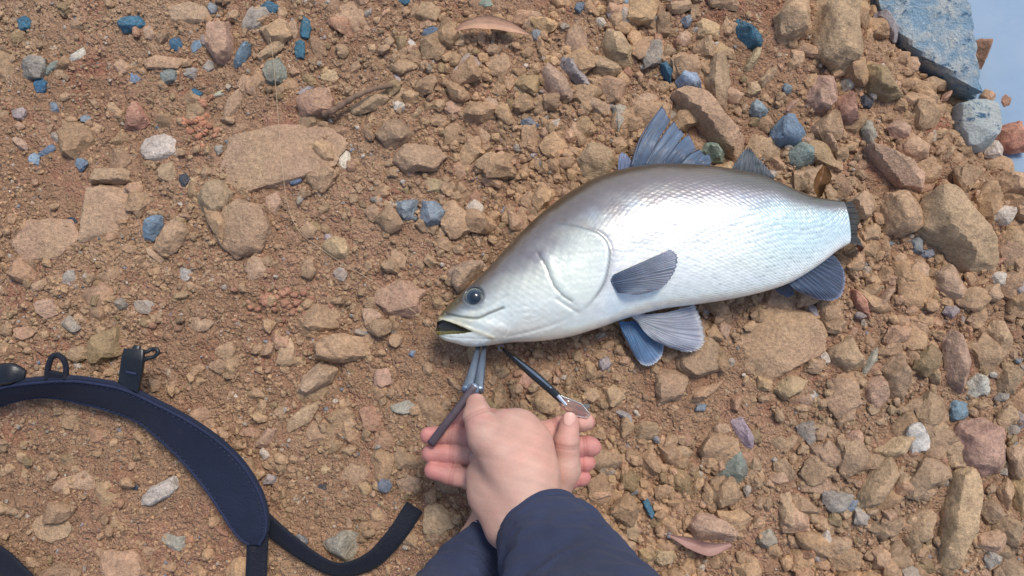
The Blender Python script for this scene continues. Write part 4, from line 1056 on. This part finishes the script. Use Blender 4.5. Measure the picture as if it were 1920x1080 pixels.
def nail(c, dirv, nrm, L, W):
    dirv = np.asarray(dirv, float); dirv /= np.linalg.norm(dirv); nrm = np.asarray(nrm, float); nrm -= dirv * (nrm @ dirv); nrm /= np.linalg.norm(nrm)
    sd = np.cross(nrm, dirv); S, F = ICO[3]
    q = np.sign(S[:, :2]) * np.abs(S[:, :2]) ** 0.8
    return c + np.outer(q[:, 0] * L, dirv) + np.outer(q[:, 1] * W, sd) + np.outer(S[:, 2] * 0.0009 - (q[:, 1] ** 2) * W * 0.35, nrm), F
tp_ = P(1067, 792, .108); v, f_ = nail(tp_ + np.array([0, 0.0035, 0.0095]), P(1068, 793, .108) - P(1062, 832, .108), (0.1, 0.25, 1), .0068, .0060)
part('thumb_nail', v, f_, M_NAIL, person)
# sleeves
M_NAVY = None
def mat_cloth(name, rgb, rough=0.8, weave=900):
    m, nt, b = material(name); n = N(nt)
    co = n.node('ShaderNodeTexCoord').outputs['Object']
    c = n.mix(1.0, rgb, n.ramp(n.noise(co, 18, 5, 0.65), 0.3, 0.75, grey(0.82), grey(1.2)), 'MULTIPLY')
    c = n.mix(n.math('MULTIPLY', n.ramp(n.noise(co, 45, 5, 0.75), 0.60, 0.82), 0.10), c, lin(150, 125, 105))
    n.link(c, b.inputs['Base Color']); b.inputs['Roughness'].default_value = rough
    b.inputs['Specular IOR Level'].default_value = 0.25; b.inputs['Sheen Weight'].default_value = 0.04; b.inputs['Sheen Roughness'].default_value = 0.5
    h = n.math('ADD', n.math('MULTIPLY', n.noise(co, weave, 2, 0.5), 0.45), n.noise(co, 30, 5, 0.65))
    n.link(n.bump(h, 0.0026, 0.8), b.inputs['Normal'])
    return m
M_NAVY = mat_cloth('navy_jacket', lin(50, 57, 80))
def sleeve(stations, seed, label, fold=1.0):
    """stations: pixel x, y, height, half width, half depth; first one is the cuff"""
    n, m = 150, 120
    c = crv([P(*s_[:3]) for s_ in stations], n); w = crv([[s_[3]] for s_ in stations], n)[:, 0]; dd = crv([[s_[4]] for s_ in stations], n)[:, 0]
    t = np.gradient(c, axis=0); t /= np.linalg.norm(t, axis=1)[:, None]
    e1 = np.cross(t, [0, 0, 1.0]); e1 /= np.linalg.norm(e1, axis=1)[:, None]; e2 = np.cross(e1, t)
    a = np.linspace(0, 2 * np.pi, m, endpoint=False); s_ = np.linspace(0, 1, n)
    p3 = np.stack([np.repeat(s_ * 7, m), np.tile(np.cos(a) * 1.1, n), np.tile(np.sin(a) * 1.1, n)], -1)
    f1 = noise3(p3 + seed, 2, 6).reshape(n, m); f2 = noise3(p3 * np.array([2.4, 1.2, 1.2]) + seed, 5, 8).reshape(n, m)
    L = np.linalg.norm(np.diff(c, axis=0), axis=1).sum(); sm = s_ * L
    body = sstep(0.012, 0.05, sm)[:, None]
    rad = 1 + fold * body * (0.055 * f1 + 0.035 * (1 - np.abs(f2)) * sstep(0.02, 0.09, sm)[:, None])
    seam = np.exp(-((sm - 0.024) / 0.0014) ** 2); rad = rad * (1 - 0.028 * seam)[:, None]
    seam2 = np.exp(-((sm - 0.0) / 0.003) ** 2); rad = rad * (1 - 0.03 * seam2)[:, None]
    R = c[:, None] + rad[..., None] * (w[:, None, None] * np.cos(a)[None, :, None] * e1[:, None] + dd[:, None, None] * np.sin(a)[None, :, None] * e2[:, None])
    # turned-in hem: go back inside the cuff
    k = np.arange(0, 34, 2)
    inn = c[k][:, None] + (R[k] - c[k][:, None]) * (1 - 0.0022 / w[k])[:, None, None]
    R2 = np.concatenate([inn[::-1], R]); V, F = rings(R2, cap=True)
    F = F[:-2 * m] if False else np.vstack([F[:-2 * m], F[-m:]])     # closed far end, open cuff
    part('sleeve', V, quads_to_tris(F), M_NAVY, person, label=label)
sleeve([(1004,972,.152,.0410,.0350),(1018,1000,.165,.0435,.0375),(1052,1060,.200,.0520,.0460),(1098,1150,.250,.0600,.054),(1150,1260,.320,.066,.060),(1190,1420,.40,.070,.066)], 1.0, 'navy jacket cuff and sleeve of the right arm', fold=1.7)
sleeve([(942,1010,.096,.0350,.0310),(924,1034,.102,.0375,.033),(892,1084,.116,.0430,.040),(852,1152,.142,.0500,.047),(805,1240,.180,.057,.054),(760,1390,.24,.064,.06)], 4.0, 'navy jacket sleeve of the left arm under the right one', fold=1.6)

# ------------------------------------------------------------------ pliers and the other tool
def bar(pts, wid, thk, n=24, m=14, pw=3.0):
    """a bar along pts with rounded rectangular section; widths in the horizontal, thickness across it"""
    c = crv(pts, n); w = np.interp(np.linspace(0, 1, n), np.linspace(0, 1, len(wid)), wid); k = np.interp(np.linspace(0, 1, n), np.linspace(0, 1, len(thk)), thk)
    t = np.gradient(c, axis=0); t /= np.linalg.norm(t, axis=1)[:, None]
    e1 = np.cross(t, [0, 0, 1.0]); e1 /= np.linalg.norm(e1, axis=1)[:, None]; e2 = np.cross(e1, t)
    a = np.linspace(0, 2 * np.pi, m, endpoint=False) + np.pi / m
    ca = np.sign(np.cos(a)) * np.abs(np.cos(a)) ** (2 / pw); sa = np.sign(np.sin(a)) * np.abs(np.sin(a)) ** (2 / pw)
    R = c[:, None] + (w[:, None] / 2 * ca)[..., None] * e1[:, None] + (k[:, None] / 2 * sa)[..., None] * e2[:, None]
    V, F = rings(R); return V, quads_to_tris(F)
M_STEEL = mat_plain('grey_tool_steel', lin(128, 140, 156), 0.38, metal=0.75, bump=(300, 0.0003), var=0.18)
M_GRIP = mat_plain('dark_grip', lin(78, 66, 72), 0.5, bump=(200, 0.0005), var=0.2)
M_BLACK = mat_plain('black_plastic', lin(26, 28, 32), 0.35, bump=(160, 0.0004), var=0.3)
pl_ = thing('pliers', 'grey long-nose pliers reaching under the fish jaw, dark handle over the fingers', 'pliers', P(885, 735, 0.0))
V, F = bar([P(898, 645, .030), P(888, 690, .072), P(876, 732, .110)], [.0042, .0085, .0120], [.004, .006, .008]); part('jaw', V, F, M_STEEL, pl_)
V, F = bar([P(909, 645, .030), P(903, 690, .073), P(897, 732, .111)], [.0042, .0080, .0105], [.004, .006, .008]); part('jaw', V, F, M_STEEL, pl_)
a = np.linspace(0, 6.283, 24, endpoint=False)
def disc(c, r, h, n=24):
    R = np.stack([np.stack([c[0] + rr_ * np.cos(a), c[1] + rr_ * np.sin(a), np.full(len(a), c[2] + z_)], -1) for rr_, z_ in ((r * .97, -h), (r, -h * .8), (r, h * .8), (r * .9, h))])
    V, F = rings(R); return V, quads_to_tris(F)
V, F = disc(P(887, 730, .1135), .0062, .0055); part('pivot', V, F, M_STEEL, pl_)
V, F = bar([P(890, 724, .117), P(862, 762, .1175), P(832, 800, .1150), P(808, 832, .1115)], [.0085, .0078, .0080, .0085], [.006, .006, .007, .006]); part('handle', V, F, M_GRIP, pl_, label='dark brown plier handle lying over the curled fingers')
V, F = bar([P(884, 728, .108), P(905, 760, .116), P(925, 800, .118), P(940, 830, .118)], [.008, .008, .008, .008], [.006, .006, .006, .006]); part('handle', V, F, M_GRIP, pl_, label='plier handle hidden inside the right hand')
tool = thing('hook_remover', 'slender black tool with clear wet plastic end pinched by left hand', 'tool', P(1000, 705, 0.0))
V, F = bar([P(944, 655, .034), P(965, 673, .052), P(1000, 702, .074), P(1032, 730, .090), P(1052, 750, .100)], [.003, .0065, .0095, .0085, .0075], [.003, .006, .008, .008, .007]); part('shaft', V, F, M_BLACK, tool)
V, F = bar([P(962, 668, .0545), P(1000, 699, .0785), P(1034, 728, .0945)], [.0012, .0028, .0014], [.001, .0012, .001]); part('edge_strip', V, F, M_STEEL, tool)
V, F = bar([P(1048, 746, .099), P(1062, 757, .101), P(1084, 768, .100), P(1104, 780, .097)], [.0075, .013, .015, .006], [.006, .008, .006, .003]); part('clear_end', V, F, mat_plain('clear_plastic', lin(214, 190, 184), 0.1, trans=0.9, var=0.05), tool)
V, F = bar([P(1046, 742, .104), P(1062, 760, .108)], [.004, .003], [.002, .002]); part('clip', V, F, mat_plain('polished_metal', lin(220, 224, 226), 0.15, metal=0.9), tool)
ring = [P(940 + 5 * math.cos(t_), 652 + 5 * math.sin(t_), .034) for t_ in np.linspace(0, 6.283, 20)]
V, F = tube(ring, .0007, 6); part('ring', V, F, M_STEEL, tool)

# ------------------------------------------------------------------ padded shoulder strap
M_PAD = mat_cloth('navy_padding', lin(30, 36, 54), 0.85, 420)
M_WEB = mat_cloth('black_webbing', lin(24, 27, 38), 0.7, 500)
M_PIPE = mat_cloth('piping', lin(36, 43, 68), 0.7, 500)
strap = thing('shoulder_strap', 'navy padded shoulder strap with buckles and black webbing curving over the soil', 'bag strap', P(330, 850, 0.0))
ED = [((-150,800,.060),(-150,850,.022)),((-80,748,.060),(-80,790,.020)),((0,720,.060),(0,757,.018)),((60,711,.060),(50,743,.016)),((128,707,.060),(95,741,.014)),((183,712,.058),(150,752,.014)),((238,724,.055),(205,767,.014)),
 ((298,752,.050),(258,787,.014)),((362,786,.044),(300,822,.016)),((417,824,.038),(343,865,.018)),((460,867,.033),(385,917,.020)),((490,915,.030),(415,962,.021)),((503,955,.028),(435,992,.021)),((503,995,.026),(452,1010,.021)),((488,1021,.024),(468,1020,.022))]
n = 160
Ue = crv([P(*e_[0]) for e_ in ED], n); Le = crv([P(*e_[1]) for e_ in ED], n)
m = 44; aa = np.linspace(0, 2 * np.pi, m, endpoint=False)
ca = np.sign(np.cos(aa)) * np.abs(np.cos(aa)) ** 0.75; sa = np.sign(np.sin(aa)) * np.abs(np.sin(aa)) ** 0.75
cc_ = (Ue + Le) / 2; hv = (Ue - Le) / 2
tg = np.gradient(cc_, axis=0); tg /= np.linalg.norm(tg, axis=1)[:, None]
nn = np.cross(hv, tg); nn /= np.linalg.norm(nn, axis=1)[:, None]; nn = np.where(nn[:, 2:] < 0, -nn, nn)
th = np.full(n, .0058); th[-12:] *= np.linspace(1, .5, 12)
pil = 1 + 0.05 * noise3(np.stack([np.repeat(np.linspace(0, 9, n), m), np.tile(ca, n), np.tile(sa, n)], -1), 3).reshape(n, m)
Rp = cc_[:, None] + ca[None, :, None] * hv[:, None] + (th[:, None] * sa[None] * pil)[..., None] * nn[:, None]
V, F = rings(Rp); pad = part('pad', V, quads_to_tris(F), M_PAD, strap)
for s_ in (0.90, -0.90):
    V, F = tube(cc_ + s_ * hv + nn * (th * 0.62)[:, None], .0016, 8); part('piping', V, F, M_PIPE, strap, parent=pad)
M_THREAD = mat_plain('navy_thread', lin(46, 53, 76), 0.7)
st_ = []
for sg in (0.78, -0.78):
    pc = cc_ + sg * hv + nn * (th * 0.80)[:, None]
    for k in range(4, n - 10, 2): st_.append(tube(np.linspace(pc[k], pc[k] * 0.35 + pc[k + 1] * 0.65, 3), .00055, 5))
V, F = join(st_); part('stitching', V, F, M_THREAD, strap, parent=pad)['kind'] = 'stuff'
def ribbon(pts, width, side, thick=.0018, n=80):
    """webbing: centre line points with height; side = list of width directions"""
    c = crv(pts, n); s_ = crv(side, n); s_ /= np.linalg.norm(s_, axis=1)[:, None]
    t = np.gradient(c, axis=0); t /= np.linalg.norm(t, axis=1)[:, None]
    s_ = s_ - t * (s_ * t).sum(1)[:, None]; s_ /= np.linalg.norm(s_, axis=1)[:, None]
    nn = np.cross(t, s_); q = np.array([(-1, -1), (-.5, -1), (.5, -1), (1, -1), (1, 1), (.5, 1), (-.5, 1), (-1, 1)], float)
    R = c[:, None] + (q[:, 0] * width / 2)[None, :, None] * s_[:, None] + (q[:, 1] * thick / 2)[None, :, None] * nn[:, None]
    V, F = rings(R); return V, quads_to_tris(F)
V, F = ribbon([P(484, 1000, .022), P(482, 1040, .020), P(480, 1085, .020), P(478, 1140, .018), P(470, 1230, .014)], .0225, [(1, 0, 0)] * 2 + [(1, 0, .1)]); part('webbing', V, F, M_WEB, strap)
V, F = ribbon([P(470, 950, .012), P(505, 985, .012), P(560, 1030, .013), P(612, 1062, .014), P(650, 1068, .015), P(700, 1048, .015), P(745, 1000, .014), P(778, 950, .010)], .021,
    [(.6, .75, .25), (.5, .8, .3), (.3, .8, .5), (.1, .8, .6), (-.3, .8, .5), (-.6, .7, .3), (-.8, .5, .1)]); part('webbing', V, F, M_WEB, strap, label='black webbing bent in a curve beside the padded end')
V, F = ribbon([P(-120, 1000, .02), P(-20, 1040, .02), P(25, 1075, .02), P(70, 1130, .02), P(110, 1220, .02)], .034, [(.6, .6, .3)] * 3); part('webbing', V, F, M_WEB, strap, label='black webbing end passing below the pad')
V, F = tube(crv([P(88, 712, .058), P(90, 690, .060), P(97, 670, .062), P(108, 666, .062), P(119, 674, .062), P(124, 690, .060), P(122, 712, .058)], 40), .0030, 10); part('ring_loop', V, F, M_WEB, strap)
V, F = bar([P(105, 712, .056), P(105, 698, .060)], [.020, .018], [.006, .006]); part('loop_keeper', V, F, M_WEB, strap)
V, F = bar([P(241, 730, .052), P(246, 700, .060), P(250, 672, .063), P(252, 654, .063)], [.0235, .0240, .0235, .021], [.005, .006, .007, .005], pw=6); tab = part('buckle_tab', V, F, M_BLACK, strap)
V, F = bar([P(236, 697, .0645), P(256, 701, .0645)], [.0025, .0025], [.0016, .0016]); part('stitch_bar', V, F, M_PIPE, strap, parent=tab)
V, F = tube(crv([P(268, 676, .062), P(276, 672, .062), P(288, 669, .061), P(296, 662, .061), P(294, 655, .061), P(284, 655, .061), P(276, 659, .062), P(266, 661, .062)], 30), .0022, 8); part('buckle_ring', V, F, M_BLACK, strap, parent=tab)
V, F = bar([P(254, 658, .063), P(258, 648, .062)], [.010, .007], [.005, .004]); part('buckle_stub', V, F, M_BLACK, strap, parent=tab)
V, F = bar([P(-40, 712, .055), P(-5, 704, .060), P(22, 700, .062), P(48, 704, .058)], [.020, .0235, .022, .011], [.008, .010, .010, .006]); part('strap_slider', V, F, M_BLACK, strap)

# ------------------------------------------------------------------ line, twig, leaves, clay
def gz(px, py, up=0.0):
    p = P(px, py, 0.0); return P(px, py, float(height(p[0], p[1])) + up)
V, F = tube(crv([gz(505, 60, .012), gz(512, 110, .020), gz(520, 200, .012), gz(528, 300, .017), gz(540, 385, .012), gz(562, 435, .012), gz(600, 465, .022), gz(640, 492, .018), gz(690, 522, .012), gz(745, 560, .016), gz(790, 596, .020), P(812, 620, .032), P(826, 638, .040), P(833, 650, .028)], 160), .00026, 6)
ln = obj('fishing_line', mesh_of('fishing_line', V, F), mat_plain('pale_nylon_line', lin(190, 162, 128), 0.4, var=0.05))
tag(ln, 'thin pale fishing line running over the soil into the fish mouth', 'fishing line')
V, F = tube(crv([gz(606, 214, .007), gz(625, 207, .013), gz(648, 192, .015), gz(672, 178, .016), gz(700, 167, .015), gz(736, 160, .008)], 50), np.linspace(.0042, .0024, 50) * (1 + 0.15 * np.sin(np.arange(50) * .9)), 9)
tw = obj('twig', mesh_of('twig', V, F), mat_plain('dry_bark', lin(120, 96, 78), 0.9, bump=(150, 0.002), var=0.3))
tag(tw, 'dry brown twig lying against a pink block stone', 'twig')
def leaf(name, spine, wid, colour, label, curl=0.25, n=40, m=11, rough=0.6):
    c = crv(spine, n); w_ = np.interp(np.linspace(0, 1, n), np.linspace(0, 1, len(wid)), wid)
    t = np.gradient(c, axis=0); t /= np.linalg.norm(t, axis=1)[:, None]
    e1 = np.cross(t, [0, 0, 1.0]); e1 /= np.linalg.norm(e1, axis=1)[:, None]
    s_ = np.linspace(-1, 1, m)
    lift = curl * (s_ ** 2) * 1.0 - 0.08 * np.exp(-(s_ / .12) ** 2)
    G = c[:, None] + (w_[:, None] / 2 * s_)[..., None] * e1[:, None]
    G[..., 2] += w_[:, None] * lift[None]
    G[..., 2] += 0.0012 * noise3(G.reshape(-1, 3) * 45, 4).reshape(n, m)
    top = G.reshape(-1, 3); bot = top - np.array([0, 0, .0007]); F = grid_faces(n, m); k = n * m
    idx = np.arange(k).reshape(n, m); loop = np.concatenate([idx[:, 0], idx[-1, 1:], idx[-2::-1, -1], idx[0, -2:0:-1]]); l2 = np.roll(loop, -1)
    o = obj(name, mesh_of(name, np.vstack([top, bot]), np.vstack([F[:, ::-1], F + k, np.stack([loop, l2, l2 + k, loop + k], -1)])), mat_plain(name + '_blade', colour, rough, bump=(120, 0.0012), var=0.2))
    return tag(o, label, 'leaf')
leaf('leaf', [gz(845, 63, .012), gz(875, 48, .018), gz(915, 44, .020), gz(955, 52, .018), gz(994, 65, .011)], [.001, .010, .017, .013, .001], lin(178, 138, 110), 'long dry tan leaf lying among pebbles')
leaf('leaf', [gz(1254, 1003, .012), gz(1290, 1016, .016), gz(1330, 1028, .017), gz(1372, 1020, .017)], [.001, .012, .014, .004], lin(160, 124, 112), 'curled pink leaf under a pinkish brown stone', curl=0.4)
leaf('leaf', [gz(1535, 372, .030), gz(1534, 350, .042), gz(1541, 330, .048), gz(1545, 310, .046)], [.006, .016, .016, .003], lin(112, 78, 44), 'brown dry leaf standing behind the fish tail base', curl=0.5, rough=0.4)
def crumbs(name, cx, cy, rx, ry, n_, colour, label, seed):
    r = np.random.default_rng(seed); ps = []
    S, Fp = ICO[2]
    for k in range(n_):
        px, py = cx + r.normal(0, rx), cy + r.normal(0, ry); s_ = r.uniform(.0025, .006)
        q = box_poly(2, 1.6, 0, r, 6); v, f_ = stone_shape(q, .7, seed * 100 + k, 2, 9, .1, 2, (8, 40), .6)
        ps.append((v * s_ + gz(px, py, .001), f_))
    V, F = join(ps); c = np.tile(colour, (len(V), 1)) * (1 + 0.12 * noise3(V * 300, 3))[:, None]
    o = obj(name, mesh_of(name, V, F, False, col=c), M_GRAVEL); tag(o, label, 'clay', kind='stuff')
crumbs('clay_crumbs', 372, 228, 12, 18, 38, lin(184, 124, 96), 'crumbly orange clay patch in the soil', 3)
crumbs('clay_crumbs', 520, 570, 36, 18, 45, lin(168, 114, 92), 'crumbly reddish clay patch left of the fish mouth', 4)
crumbs('clay_crumbs', 1010, 400, 30, 24, 30, lin(168, 112, 90), 'reddish grit patch above the fish back', 5)
